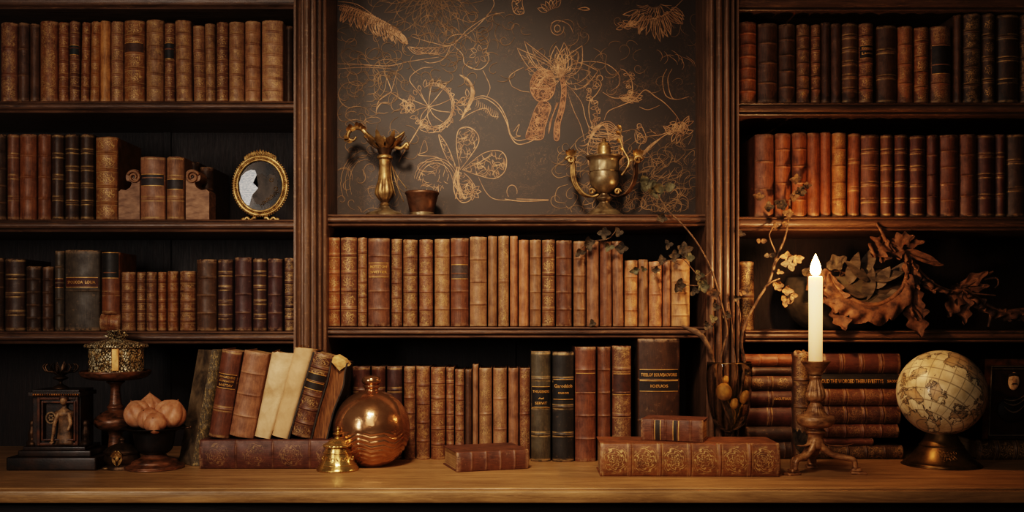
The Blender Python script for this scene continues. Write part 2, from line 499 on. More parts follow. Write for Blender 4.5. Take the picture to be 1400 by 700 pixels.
def upright(cells, name='fluted_upright'):
    """cells: (px0, px1, kind) from left to right; r = rounded reed, f = flat fillet, h = hollow"""
    pts = []
    for (a, b, k) in cells:
        xa, xb = PX(a, -.02), PX(b, -.02)
        if k == 'f': pts += [(xa, -.016), (xb, -.016)]
        elif k == 'F': pts += [(xa, -.002), (xb, -.002)]
        elif k == 'h': pts += [(xa + (xb - xa) * t / 6, -.016 + .012 * math.sin(PI * t / 6)) for t in range(0, 7)]
        elif k == 'r': pts += [(xa + (xb - xa) * (1 - math.cos(PI * t / 8)) / 2, -.014 - .011 * math.sin(PI * t / 8)) for t in range(0, 9)]
        elif k == 'R': pts += [(xa + (xb - xa) * (1 - math.cos(PI * t / 8)) / 2, -.016 - .015 * math.sin(PI * t / 8)) for t in range(0, 9)]
    q = [pts[0]]
    for p in pts[1:]:
        if p[0] - q[-1][0] > 1e-5: q.append(p)
        else: q.append((q[-1][0] + 1e-5, p[1]))
    q += [(q[-1][0], .3), (q[0][0], .3)]
    bm = bmesh.new(); extrude_profile(bm, q, 'Z', 0.0, 1.75)
    return obj(name, bm, W_CASE_Z, bc, smooth=False)
upright([(401, 404, 'f'), (404, 412, 'h'), (412, 414, 'f'), (414, 425, 'R'), (425, 428, 'f'), (428, 433, 'r'), (433, 435, 'F'), (435, 440, 'r'), (440, 442, 'F'), (442, 447, 'r')])
upright([(966, 969, 'f'), (969, 977, 'r'), (977, 979, 'F'), (979, 988, 'r'), (988, 990, 'F'), (990, 998, 'r'), (998, 1000, 'F'), (1000, 1005, 'r'), (1005, 1007, 'F'), (1007, 1011, 'r')])
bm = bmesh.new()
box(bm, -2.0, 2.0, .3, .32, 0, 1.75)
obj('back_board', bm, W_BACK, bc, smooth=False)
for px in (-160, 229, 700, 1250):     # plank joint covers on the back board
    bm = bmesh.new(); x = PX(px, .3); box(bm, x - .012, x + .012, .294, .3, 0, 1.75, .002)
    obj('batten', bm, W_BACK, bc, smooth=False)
bm = bmesh.new()
PY_ = .14
box(bm, PX(446, 0) - .004, PX(446, 0) + .002, .002, .3, PZ(293, 0), 1.75); obj('niche_side', bm, W_CASE_Z, bc, smooth=False)
bm = bmesh.new(); box(bm, PX(966, 0) - .002, PX(966, 0) + .004, .002, .3, PZ(293, 0), 1.75); obj('niche_side', bm, W_CASE_Z, bc, smooth=False)

dk = thing('desk', (0, 0, -.8), 'wide oak desk top with rounded moulded front edge under everything', 'desk')
prof = [(.30, 0), (-.412, 0), (-.4185, -.001), (-.4205, -.0035), (-.419, -.0055), (-.424, -.0065)]
prof += [(-.424 - .003 * math.sin(PI * k / 8), -.0065 - .028 * (1 - math.cos(PI * k / 8)) / 2) for k in range(1, 9)]
prof += [(-.41, -.036), (.30, -.036)]
bm = bmesh.new(); extrude_profile(bm, prof, 'X', -2.0, 2.0); obj('worktop', bm, W_DESK, dk, smooth=False)
bm = bmesh.new(); box(bm, -1.96, 1.96, -.385, .3, -.8, -.036); obj('front_panel', bm, W_DARK, dk, smooth=False)

# ------------------------------------------------------------------ painted panel with gilt line drawing
pn = thing('painted_panel', (0, PY_, PZ(293, 0)), 'dark brown painted panel covered in gilt botanical line drawing, upper centre niche', 'panel')
m, t, b = newmat('panel_paint')
tc = t.node('ShaderNodeTexCoord').outputs['Object']
n1 = t.noise(tc, 3, 4); n2 = t.noise(tc, 24, 5, .7, 1.5)
c = t.mix(t.rng(n1, .35, .7), lin('#35271e'), lin('#261b15'))
l1 = t.rng(t.m('ABSOLUTE', t.m('SUBTRACT', n2, .5)), .002, .010, 1, 0)
n3 = t.noise(tc, 7, 3)
c = t.mix(t.m('MULTIPLY', t.m('MULTIPLY', l1, t.rng(n3, .45, .6)), .45), c, lin('#9a6f45'))
t.link(c, b.inputs['Base Color']); b.inputs['Roughness'].default_value = .5
t.link(t.bump(t.noise(tc, 300, 3), .15, .001), b.inputs['Normal'])
bm = bmesh.new(); box(bm, PX(446, 0), PX(966, 0), PY_, PY_ + .012, PZ(293, 0), 1.75)
obj('panel_board', bm, m, pn, smooth=False)
GL = surf('gilt_line', '#c0946a', '#8a6446', .45, .2, 40, .1)
GF = surf('gilt_line_faint', '#94714f', '#66503a', .5, .25, 30, .1)
GD = surf('gilt_green', '#8a7448', '#5c4a30', .5, .25, 30, .1)
R = random.Random(5)
LIM = (459, 954, -8, 291)
RN = 0
def ribbon(bm, pts, w=1.0):
    w *= .8
    """flat painted line on the panel; pts in drawing units"""
    global RN
    RN += 1; Y = PY_ - .0006 - RN * 6e-7
    prev = None
    n = len(pts)
    for i in range(n):
        a = pts[max(i - 1, 0)]; c = pts[min(i + 1, n - 1)]
        dx, dy = c[0] - a[0], c[1] - a[1]; L = math.hypot(dx, dy) or 1
        k = w * (.45 + .55 * math.sin(PI * (i + .5) / n)) * .5
        ox, oy = -dy / L * k, dx / L * k
        x, y = pts[i]
        if not (LIM[0] < x < LIM[1] and LIM[2] < y < LIM[3]): prev = None; continue
        q = (bm.verts.new(P3(x + ox, y + oy, Y)), bm.verts.new(P3(x - ox, y - oy, Y)))
        if prev: bm.faces.new((prev[0], prev[1], q[1], q[0]))
        prev = q
def cr(pts, sub=7): return [(p[0], p[1]) for p in catmull([Vector((a, b, 0)) for a, b in pts], sub)]
def curl(x, y, a, L, k0, k1, n=26):
    out = [(x, y)]
    for i in range(n):
        a += (k0 + (k1 - k0) * i / n) * L / n
        x += math.cos(a) * L / n; y += math.sin(a) * L / n
        out.append((x, y))
    return out
def petal(cx, cy, a, L, w, n=12, bend=0.0):
    o = []
    for i in range(n + 1):
        t_ = i / n
        r_ = math.sin(PI * t_ ** .8)
        o.append((t_ * L, r_ * w))
    o += [(p[0], -p[1]) for p in reversed(o[:-1])]
    out = []
    for u, v in o:
        aa = a + bend * u / L
        out.append((cx + u * math.cos(aa) - v * math.sin(aa), cy + u * math.sin(aa) + v * math.cos(aa)))
    return out
def arcp(cx, cy, rx, ry, a0, a1, n=40, wob=0):
    return [(cx + (rx + R.uniform(-wob, wob)) * math.cos(math.radians(a0 + (a1 - a0) * i / n)), cy + (ry + R.uniform(-wob, wob)) * math.sin(math.radians(a0 + (a1 - a0) * i / n))) for i in range(n + 1)]
def scribble(bm, poly, n, w=.7, L=14):
    """short wandering strokes that fill a polygon"""
    xs = [p[0] for p in poly]; ys = [p[1] for p in poly]
    def inside(x, y):
        r_ = False
        for (x1, y1), (x2, y2) in zip(poly, poly[1:] + poly[:1]):
            if (y1 > y) != (y2 > y) and x < (x2 - x1) * (y - y1) / (y2 - y1) + x1: r_ = not r_
        return r_
    k = 0; tries = 0
    while k < n and tries < n * 20:
        tries += 1
        x, y = R.uniform(min(xs), max(xs)), R.uniform(min(ys), max(ys))
        if not inside(x, y): continue
        c_ = curl(x, y, R.uniform(0, 6.3), R.uniform(.4, 1) * L, R.uniform(-.3, .3), R.uniform(-.3, .3), 8)
        c_ = [p for p in c_ if inside(*p)]
        if len(c_) > 3: ribbon(bm, c_, w); k += 1
def motif(name, mat, fn):
    bm = bmesh.new(); fn(bm)
    return tag(obj(name, bm, mat, pn, smooth=False), kind='stuff' if name == 'faint_scrollwork' else None)
def fern_branch(bm):
    br = cr([(474, 8), (492, 13), (512, 22), (532, 33), (548, 44)], 6)
    for i, (x, y) in enumerate(br):
        a = math.radians(118 - 62 * i / len(br)) ; L = 27 - abs(i - 12) * .6 + R.uniform(-3, 3)
        ribbon(bm, petal(x, y + 2, a, L, 2.6, 10, R.uniform(-.35, .1)), 1.3); ribbon(bm, curl(x, y, a, L * .8, -.01, .01, 8), .8)
        ribbon(bm, petal(x - 2, y - 2, a + .4, L * .55, 2.2, 8), .9)
def fern_rays(bm):
    for i in range(19):
        a = math.radians(24 + 122 * i / 18); r0 = 24 + R.uniform(-3, 3); L = 22 + 9 * math.sin(PI * i / 18) + R.uniform(-3, 3)
        x, y = 894 + r0 * math.cos(a) * 1.15, 2 + r0 * math.sin(a) * .9
        ribbon(bm, petal(x, y, a, L, 3.0, 10, R.uniform(-.3, .3)), 1.3); ribbon(bm, curl(x, y, a, L * .8, -.01, .01, 8), .8)
        ribbon(bm, curl(894 + 10 * math.cos(a), 2 + 8 * math.sin(a), a, 16, R.uniform(-.1, .1), .05, 8), .8)
    for i in range(12): ribbon(bm, petal(852 + i * 2.2, 34 + R.uniform(-6, 4), math.radians(170 + R.uniform(-30, 30)), 10, 2.2, 8), 1)
motif('gilt_fern_branch', GL, fern_branch)
motif('gilt_fern_fan', GL, fern_rays)
def f(bm):
    ribbon(bm, cr([(450, 6), (478, 10), (500, 18), (520, 27), (545, 40)]), 1.6); ribbon(bm, cr([(462, 2), (488, 6), (512, 22)]), 1.2)
    ribbon(bm, cr([(852, 36), (870, 30), (905, 22), (925, 8), (938, -6)]), 1.2)
motif('gilt_branch', GL, f)
def f(bm):                 # big layered blossom at the top
    for k in range(3):
        for i in range(11):
            a = math.radians(10 + 160 * i / 10)
            ribbon(bm, petal(590 + math.cos(a) * 14 * k, -10 + math.sin(a) * 9 * k, a, 26 + 9 * k, 6 + k, 12), .9)
    for i in range(9): ribbon(bm, curl(560 + i * 11, 30 + R.uniform(-4, 8), R.uniform(.2, 1), 42, R.uniform(-.05, .05), .06), .8)
motif('gilt_blossom', GF, f)
def f(bm):
    ribbon(bm, cr([(562, 50), (590, 58), (617, 62), (640, 40), (668, 22), (690, 17)]), 1.1); ribbon(bm, cr([(617, 60), (650, 38), (675, 8), (668, -8)]), .9)
    ribbon(bm, cr([(617, 60), (632, 74), (636, 88), (655, 95), (668, 84), (666, 72)]), 1.2); ribbon(bm, arcp(628, 56, 16, 9, 180, 340), 1)
    ribbon(bm, cr([(617, 60), (607, 80), (590, 86), (580, 84)]), 1.1)
    for i in range(8): ribbon(bm, petal(612 - i * 5, 64 + i * 1.4, math.radians(150 + i * 8), 22, 4), .8)
    for i in range(7): ribbon(bm, petal(655 + 5 * math.cos(i), 74 + 4 * math.sin(i), i * .9, 9, 2.5), .7)
    ribbon(bm, cr([(458, 87), (490, 88), (530, 90), (560, 84), (600, 78)]), 1.1); ribbon(bm, cr([(462, 94), (500, 92), (535, 94)]), .8)
    ribbon(bm, cr([(525, 98), (534, 120), (534, 126), (518, 138), (514, 156)]), 1.5); ribbon(bm, cr([(534, 126), (552, 138), (566, 146)]), 1.4); ribbon(bm, cr([(543, 96), (536, 122)]), .9)
    ribbon(bm, cr([(514, 152), (520, 142), (530, 140)]), 1.6)
motif('gilt_vine', GL, f)
def f(bm):                 # wheel shaped flower
    for q in (0, 2.2, 4): ribbon(bm, arcp(592, 145, 26 + q * .8, 28 + q, -110, 150, 50, .7), 1.3)
    ribbon(bm, arcp(590, 146, 33, 35, 30, 120, 30, 1), 1.4)
    for i in range(10):
        a = i * 2 * PI / 10 + .3; ribbon(bm, cr([(586, 146), (586 + 14 * math.cos(a + .1), 146 + 14 * math.sin(a + .1)), (590 + 27 * math.cos(a), 145 + 28 * math.sin(a))]), 1.2)
    for i in range(22):
        a = i * 2 * PI / 22; ribbon(bm, petal(592 + 27 * math.cos(a), 145 + 28 * math.sin(a), a + .5, R.uniform(6, 11), 2.4, 8), 1)
    for i in range(9): ribbon(bm, petal(560 + R.uniform(-5, 6), 143 + R.uniform(-8, 8), R.uniform(1.5, 4.6), 12, 3, 8), 1.2)
    ribbon(bm, cr([(590, 148), (578, 166), (566, 186), (550, 212), (545, 222)]), 1.6); ribbon(bm, cr([(586, 146), (572, 126), (560, 108), (575, 94), (592, 92)]), 1.1)
    ribbon(bm, arcp(580, 168, 5, 5, 0, 360, 16), 1.4); scribble(bm, arcp(580, 168, 5, 5, 0, 360, 16), 12, .8, 5)
motif('gilt_wheel_flower', GL, f)
def f(bm):                 # crescent and the long curved stalk
    for q in range(5): ribbon(bm, cr([(628, 102), (640, 108 + q), (648 - q, 122), (646 - q, 138), (634, 158 - q), (630, 164)]), 1.2)
    for q in (0, 5): ribbon(bm, cr([(640, 140 - q * .3), (660, 134 - q * .6), (680, 146 - q), (692, 166 - q), (698, 186 - q * .5), (708, 197 - q), (724, 194 - q), (742, 184)]), 1.5)
    ribbon(bm, cr([(628, 165), (645, 154), (664, 148), (672, 158), (682, 160)]), 1.2); ribbon(bm, cr([(664, 135), (670, 120), (664, 104), (660, 96)]), 1)
    for i in range(12): ribbon(bm, curl(652 + i * 2.6, 136 + i * 1.6, 1.4, 10, .05, .1, 8), .8)
    for i in range(10): ribbon(bm, petal(636 + R.uniform(-8, 6), 140 + R.uniform(-8, 18), R.uniform(0, 6), 11, 2.5, 8), .9)
motif('gilt_tendril', GL, f)
def f(bm):                 # winged flower low in the middle
    w1 = cr([(629, 232), (624, 200), (627, 178), (640, 174), (652, 182), (654, 196), (640, 218), (629, 232)])
    w2 = cr([(632, 232), (660, 210), (682, 206), (692, 216), (690, 234), (676, 244), (655, 240), (632, 232)])
    w3 = cr([(626, 234), (620, 258), (630, 276), (644, 272), (646, 250), (634, 236)])
    w4 = cr([(624, 230), (612, 200), (600, 184), (606, 206), (616, 226)])
    for w_ in (w1, w2, w3, w4): ribbon(bm, w_, 1.4)
    scribble(bm, w1, 55); scribble(bm, w2, 70, .8); scribble(bm, w3, 40); scribble(bm, w4, 12)
    for i in range(12): ribbon(bm, cr([(626 + R.uniform(-3, 3), 228), (622 + R.uniform(-4, 6), 250), (628 + R.uniform(-8, 10), 272)]), 1)
    ribbon(bm, cr([(634, 232), (655, 222), (668, 214)]), 1.2); ribbon(bm, cr([(654, 242), (664, 262), (676, 272), (700, 274)]), 1)
    for q in (0, 3, 7): ribbon(bm, arcp(596, 250, 30 - q, 34 - q, 190, 350, 34, .5), 1)
    ribbon(bm, arcp(585, 228, 14, 7, 0, 360, 24), .9); scribble(bm, arcp(592, 244, 22, 20, 0, 360, 20), 40, .7, 12)
    for i in range(8): ribbon(bm, petal(646, 262, i * .8, 12, 3), .9)
    ribbon(bm, arcp(700, 262, 7, 9, 130, 380, 20), 1.1); ribbon(bm, cr([(690, 272), (712, 275), (750, 274)]), 1.6); ribbon(bm, cr([(706, 272), (750, 273)]), 1.2)
    ribbon(bm, cr([(573, 212), (580, 192), (584, 206), (572, 212), (600, 216), (612, 236)]), .9)
motif('gilt_winged_flower', GL, f)
def f(bm):                 # draped standing form
    head = cr([(728, 104), (736, 96), (750, 96), (758, 106), (758, 124), (750, 136), (736, 138), (727, 128), (725, 114), (728, 104)])
    body = cr([(738, 138), (731, 150), (725, 168), (719, 188), (730, 191), (742, 189), (745, 174), (750, 158), (753, 146), (746, 138), (738, 138)])
    gb_ = bmesh.new()      # solid painted ground under the hatching
    for poly in (head, body, cr([(760, 84), (764, 100), (768, 124), (764, 150), (758, 172), (758, 190), (764, 190), (766, 168), (772, 146), (774, 118), (768, 96), (760, 84)])): gb_.faces.new([gb_.verts.new(P3(a_, c_, PY_ - .0004)) for a_, c_ in poly[:-1]])
    obj('painted_ground', gb_, surf('umber_ground', '#5e3f2a', '#3e2a1e', .55, 0, 60, .1), pn, smooth=False)
    ribbon(bm, head, 1.6); ribbon(bm, body, 1.6); scribble(bm, head, 130, 1.2, 12); scribble(bm, body, 130, 1.0, 14)
    for q in range(4): ribbon(bm, cr([(764 - q, 140), (758 - q, 152 + q * 3), (752, 166 + q * 3), (750, 180 + q)]), .9)
    col_ = cr([(760, 84), (764, 100), (768, 124), (764, 150), (758, 172), (758, 190), (764, 190), (766, 168), (772, 146), (774, 118), (768, 96), (760, 84)])
    ribbon(bm, col_, 1.6); scribble(bm, col_, 70, 1.3, 14)
    ribbon(bm, cr([(718, 96), (728, 92), (744, 94), (756, 100)]), 1.4)
motif('gilt_draped_figure', surf('gilt_dense', '#a87650', '#75503a', .45, .3, 40, .1), f)
def f(bm):                 # great winged bloom behind the figure
    for (a, L, w_) in ((-165, 72, 11), (-154, 70, 9), (172, 46, 12), (-118, 42, 10), (-98, 40, 9), (-72, 46, 10), (-42, 50, 12), (6, 50, 18), (-88, 26, 6)):
        cx, cy = 768, 104
        ribbon(bm, petal(cx, cy, math.radians(a), L, w_, 16, .3 if a < -90 else -.25), 1.1)
        ribbon(bm, petal(cx, cy, math.radians(a), L * .8, w_ * .6, 14, .3 if a < -90 else -.25), .8)
        scribble(bm, petal(cx, cy, math.radians(a), L, w_, 16), 14, .6, 12)
    for q in (0, 3): ribbon(bm, cr([(780, 88), (805, 84), (830, 88), (846, 102), (846, 116), (836, 124)]), 1.1)
    ribbon(bm, arcp(762, 38, 9, 10, -10, 300, 24), 1.2); ribbon(bm, cr([(753, 32), (764, 28), (778, 34), (784, 46)]), 1.1); ribbon(bm, arcp(762, 39, 4, 5, 0, 360, 16), 1.3)
    for i in range(6): ribbon(bm, petal(748 + i * 2, 16 - i, math.radians(200 + i * 22), 14, 3, 8), 1)
    ribbon(bm, cr([(780, 120), (795, 140), (800, 160), (806, 178), (808, 200)]), .9); ribbon(bm, cr([(776, 126), (784, 150), (794, 172), (800, 196)]), .9)
    ribbon(bm, cr([(700, 118), (696, 106), (704, 98), (716, 92)]), 1); ribbon(bm, cr([(700, 118), (712, 124), (724, 126)]), 1)
motif('gilt_winged_bloom', GL, f)
def f(bm):                 # right-hand scrolls and birds
    ribbon(bm, cr([(812, 178), (806, 160), (806, 140), (816, 128), (822, 116), (818, 108)]), 1.3); ribbon(bm, arcp(820, 107, 4, 4, 120, 420, 16), 1.4)
    for i in range(26):
        k = i / 26; x = 806 + 8 * math.sin(k * 6) + 12 * k; y = 178 - 66 * k
        ribbon(bm, petal(x, y, R.uniform(0, 6.3), 7, 2, 7), .8)
    ribbon(bm, cr([(824, 126), (840, 134), (862, 130), (864, 112), (856, 98), (848, 94)]), 1.4)
    for i in range(14): ribbon(bm, petal(862 + R.uniform(-5, 4), 98 + i * 2.4, R.uniform(0, 6), 6, 1.6, 7), .8)
    ribbon(bm, cr([(826, 164), (832, 152), (850, 144), (868, 136), (882, 123), (896, 132), (910, 142), (926, 160), (930, 172)]), 1.5)
    ribbon(bm, cr([(874, 146), (886, 150), (902, 144)]), 1)
    for q in (0, 7): ribbon(bm, cr([(912 + q, 94), (906 + q, 108), (910 + q, 130), (925, 136), (942, 132)]), 1.3)
    for i in range(9): ribbon(bm, curl(898 + i * 5, 72 + R.uniform(-6, 10), R.uniform(-.5, 1.2), 20, R.uniform(-.1, .1), .14), .8)
    for i in range(14): ribbon(bm, petal(846 + i * 1.5, 134 + R.uniform(-2, 2), R.uniform(-.6, .6), 14, 2.5, 8), .9)
    for i in range(26): ribbon(bm, petal(928 + R.uniform(-12, 12), 176 + R.uniform(-9, 9), R.uniform(0, 6.3), R.uniform(8, 16), 2.5, 9), 1.3)
    for i in range(8): ribbon(bm, cr([(926, 176), (910 - i * 3, 184 + i * 2), (896 - i * 4, 196 + i * 4)]), 1)
    ribbon(bm, cr([(926, 160), (920, 176), (904, 184), (888, 186)]), 1.6)
motif('gilt_scroll', GL, f)
def f(bm):                 # openwork dome drawn above the urn
    for i in range(9): ribbon(bm, cr([(804 + i * .6, 226), (804, 200 - i * .4), (812 + i * 2, 176 - i), (832, 166 + i * 3), (848 - i, 182 + i), (852, 200), (850 - i * .8, 226)]), .9)
    for i in range(10): ribbon(bm, arcp(827, 172 + i * 5, 22, 5, 0, 180, 20, .8), .9)
    for i in range(30): ribbon(bm, curl(R.uniform(803, 850), R.uniform(172, 222), R.uniform(0, 6.3), 16, R.uniform(-.1, .1), .1, 9), .7)
    ribbon(bm, arcp(827, 187, 25, 3, 0, 360, 30), 1.2)
motif('gilt_openwork_dome', GL, f)
def f(bm):                 # small figure and a bird
    p = cr([(870, 176), (876, 172), (880, 178), (884, 190), (880, 196), (870, 194), (868, 184), (870, 176)])
    ribbon(bm, p, 1.1); scribble(bm, p, 24, 1, 7); ribbon(bm, arcp(874, 172, 3, 3, 0, 360, 12), 1.2)
    ribbon(bm, cr([(884, 182), (892, 180), (898, 184), (892, 180), (888, 176)]), 1.1)
motif('gilt_small_figure', GL, f)
def f(bm):
    p = cr([(706, -8), (700, 4), (704, 18), (716, 18), (714, 4), (716, -8)]); ribbon(bm, p, 1.2); scribble(bm, p, 30, .9, 8)
motif('gilt_hanging_bud', GL, f)
motif('gilt_small_bird', GL, lambda bm: ribbon(bm, cr([(702, 180), (710, 170), (706, 184), (712, 186), (700, 188)]), 1.1))
motif('gilt_small_leaf', GL, lambda bm: ribbon(bm, cr([(790, 12), (800, 10), (806, 13), (798, 14), (790, 12)]), 1.6))

def f(bm):                 # faint scrolling undergrowth
    for i in range(420):
        zone = R.random()
        if zone < .38: x, y = R.uniform(770, 952), R.uniform(200, 290)
        elif zone < .62: x, y = R.uniform(460, 560), R.uniform(60, 290)
        elif zone < .75: x, y = R.uniform(700, 952), R.uniform(30, 120)
        else: x, y = R.uniform(470, 690), R.uniform(0, 120)
        k = R.choice((-1, 1))
        ribbon(bm, curl(x, y, R.uniform(0, 6.3), R.uniform(18, 46), k * R.uniform(0, .04), k * R.uniform(.08, .32), 20), .9)
motif('faint_scrollwork', GF, f)
def f(bm):
    for i in range(60):
        x, y = R.uniform(770, 950), R.uniform(195, 288)
        a = R.uniform(0, 6.3)
        ribbon(bm, cr([(x, y), (x + 14 * math.cos(a), y + 8 * math.sin(a)), (x + 22 * math.cos(a + .7), y + 22 * math.sin(a + .7)), (x + 10 * math.cos(a + 1.6), y + 26 * math.sin(a + 1.4))]), 1.1)
    for i in range(12):
        x, y = 475 + R.uniform(-8, 55), 110 + R.uniform(-20, 60)
        ribbon(bm, arcp(x, y, R.uniform(4, 18), R.uniform(4, 18), R.uniform(0, 180), R.uniform(200, 420), 24, .5), .9)
    for q in (0, 8, 15): ribbon(bm, arcp(505, 110, 8 + q, 9 + q * 1.3, -60, 100, 28, .6), 1)
    for q in (0, 6, 12): ribbon(bm, arcp(500, 250, 34 - q, 44 - q, 150, 285, 28, .6), .9)
motif('gilt_undergrowth', surf('gilt_line_mid', '#a07c58', '#66503a', .45, .3, 30, .1), f)

# ------------------------------------------------------------------ shelf rows of books
row_books([
 (1, 24, 32, 'brown', 'f', {'N': 3, 'gold': 0}), (25, 40, 32, 'umber', 'p', {'N': 3}), (41, 54, 33, 'umber', 's'), (55, 79, 30, 'amber', 'f', {'N': 1, 'gold': 0, 'words': 'with flat rubbed spine'}),
 (80, 94, 31, 'amber', 'm'), (95, 109, 30, 'brown', 'm', {'bandf': [(.58, .70, '2f3330')]}), (110, 122, 31, 'amber', 'f', {'tilt': 1.2}), (123, 136, 30, 'gold', 'f', {'tilt': 1}),
 (137, 151, 29, 'orange', 's', {}), (152, 169, 30, 'tan', 'm'), (170, 198, 29, 'gold', 'm', {'N': 5, 'bandf': [(.60, .72, '5a3a2a')]}), (200, 224, 28, 'tan', 'f'),
 (225, 239, 32, 'brown', 'm', {'bandf': [(.54, .74, '33302e')]}), (241, 263, 29, 'tan', 'f', {'tilt': -1}), (265, 281, 36, 'tan', 'm', {'tilt': -.8}), (281, 295, 33, 'tan', 'f', {'tilt': -.6}),
 (296, 312, 31, 'brown', 'm'), (313, 334, 31, 'tan', 'f'), (335, 356, 30, 'tan', 'r'), (358, 387, 29, 'tan', 'f', {'N': 7}), (389, 400, 36, 'dark', 's', {'dy': .05})],
 138, 'on top left shelf', 'old books on the top left shelf')
row_books([
 (-14, 8, 184, 'dark', 'p'), (10, 26, 184, 'brown', 'l', {'N': 4}), (27, 50, 184, 'amber', 'p', {'N': 4}), (52, 70, 184, 'amber', 'p', {'N': 4}), (71, 87, 184, 'dark', 'l', {'N': 4}),
 (89, 108, 184, 'dark', 'l', {'N': 5}), (110, 128, 184, 'dark', 'l', {'N': 5}), (131, 161, 188, 'gold', 'm', {'N': 5})],
 300, 'left of scroll bookends', 'old books at the left of the middle left shelf')
row_books([(192, 226, 215, 'tan', 'l', {'N': 3, 'bandf': [(.54, .72, '3a302e')], 'words': 'with black title band'}), (228, 252, 215, 'tan', 'l', {'N': 3, 'bandf': [(.48, .64, '3a302e')], 'words': 'with black title band'}),],
 300, 'between scroll bookends', 'two banded books between the scroll bookends')
row_books([(257, 272, 222, 'dark', 's', {'words': 'in shadow'}), (273, 291, 229, 'dark', 'p', {'words': 'in shadow'})],
 300, 'behind right scroll bookend', 'dark books behind the scroll bookend', Y=.09)
row_books([
 (-12, 5, 353, 'dark', 'p'), (7, 34, 354, 'dark', 'l', {'N': 4}), (36, 56, 364, 'dark', 'p'), (58, 73, 365, 'umber', 'p'), (75, 88, 343, 'grey', 'p', {'bandf': [(.54, .65, '4a2418')]}),
 (89, 137, 342, 'grey', 'p', {'N': 2, 'bandf': [(.54, .66, '5a2a18')], 'titlef': [('SPOUODA  LOUA', .6, .011, .8)], 'words': 'with red title band'})],
 452.5, 'left run, lower left shelf', 'old books at the left of the lower left shelf')
row_books([
 (166, 185, 372, 'brown', 'f'), (187, 199, 372, 'brown', 'm'), (200, 214, 372, 'brown', 'f'), (216, 227, 372, 'amber', 'm'), (229, 243, 371, 'amber', 'f'), (246, 267, 371, 'brown', 'm'),
 (269, 296, 355, 'umber', 'p', {'N': 4}), (298, 318, 355, 'purple', 'l', {'N': 5}), (321, 344, 352, 'purple', 'p', {'N': 4}), (346, 364, 354, 'purple', 'l', {'N': 5}), (366, 386, 354, 'purple', 'p', {'N': 4}), (389, 402, 353, 'purple', 'f', {'gold': .8})],
 452.5, 'right run, lower left shelf', 'old books at the right of the lower left shelf')
# book standing on a small lying one
z0 = PZ(452.5, 0)
book(PZ(429, .014) - z0, PX(164, .014) - PX(138, .014), .12, (PX(138, .014), .014, z0 + (PZ(429, .014) - z0) / 2), 'amber', 'f', 'small amber book lying under the two-tone book on the lower left shelf', None, rot=(0, PI / 2, 0), N=2)
zt = PZ(429, .014)
hh = PZ(345, .014) - zt
book(PX(164, .014) - PX(139, .014) - .001, hh, .12, (PX(151.5, .014), .014, zt), 'amber', 'l', 'two-tone book with dark upper half standing on a small lying book', None, N=3, band=[(hh * .58, hh * .99, '2c241c')])
row_books([
 (448, 465, 325, 'rust', 'm', {'N': 5}), (466, 488, 325, 'brown', 'm', {'N': 5}), (489, 502, 325, 'brown', 'f'), (503, 533, 326, 'brown', 'p', {'N': 5, 'bandf': [(.56, .72, '8a5c38')], 'titlef': [('MOTTTON', .675, .010, .78), ('WVETTIER', .615, .009, .78)], 'words': 'with gilt title lines'}),
 (535, 550, 327, 'brown', 'f'), (551, 571, 328, 'brown', 'f', {'N': 5}), (573, 592, 328, 'brown', 'f', {'N': 5}), (594, 615, 327, 'tan', 'f', {'N': 5}), (616, 641, 326, 'chest', 'p', {'N': 5, 'bandf': [(.54, .7, '53423a')], 'words': 'with dark title band'}),
 (642, 666, 324, 'tan', 'r', {'N': 4}), (667, 680, 323, 'tan', 's'), (681, 696, 323, 'tan', 'f', {'N': 2, 'gold': 0}), (697, 708, 323, 'caramel', 's'), (709, 723, 328, 'caramel', 's'), (724, 740, 328, 'tan', 'p'),
 (741, 759, 328, 'brown', 'm', {'N': 5}), (760, 782, 329, 'chest', 'p', {'N': 5}), (784, 801, 330, 'tan', 'p'), (802, 819, 330, 'tan', 's'), (820, 837, 330, 'brown', 's'), (838, 853, 330, 'tan', 's', {'tilt': -.6}),
 (854, 872, 356, 'caramel', 'f', {'gold': 0, 'N': 4}), (873, 886, 355, 'tan', 's'), (887, 905, 358, 'caramel', 'f', {'N': 2, 'gold': 0}), (906, 917, 357, 'tan', 's'), (918, 943, 354, 'cream', 'p', {'N': 6, 'words': 'with cracked light spine', 'd': .12})],
 446.5, 'on centre shelf', 'old books on the centre shelf under the painted panel')
row_books([
 (1010, 1034, 31, 'rust', 'r', {'gold': 0, 'motif': 0}), (1036, 1063, 33, 'umber', 'p', {'N': 4}), (1065, 1087, 34, 'umber', 'p', {'N': 5}), (1089, 1107, 34, 'brown', 'f'), (1109, 1122, 34, 'brown', 'm'),
 (1123, 1135, 31, 'umber', 's'), (1136, 1150, 33, 'umber', 's'), (1151, 1173, 33, 'umber', 'l', {'N': 6}),
 (1174, 1194, 33, 'brown', 'm', {'bandf': [(.56, .72, '2d1a12')], 'titlef': [('Enoon', .685, .009, .75), ('Laouu', .62, .009, .75)], 'words': 'with black title label'}),
 (1199, 1226, 36, 'umber', 'l', {'N': 3}), (1227, 1248, 37, 'amber', 'f', {'N': 4}), (1250, 1270, 38, 'amber', 'm', {'N': 5}), (1272, 1300, 37, 'brown', 'f', {'N': 4, 'bandf': [(.38, .75, '2a1c16')], 'words': 'with wide black band'}),
 (1304, 1315, 21, 'umber', 's'), (1317, 1341, 20, 'dark', 'f', {'N': 5}), (1343, 1360, 20, 'dark', 'm', {'N': 4}), (1364, 1393, 21, 'dark', 'l', {'N': 4}), (1395, 1412, 21, 'dark', 'f')],
 140, 'on top right shelf', 'old books on the top right shelf')
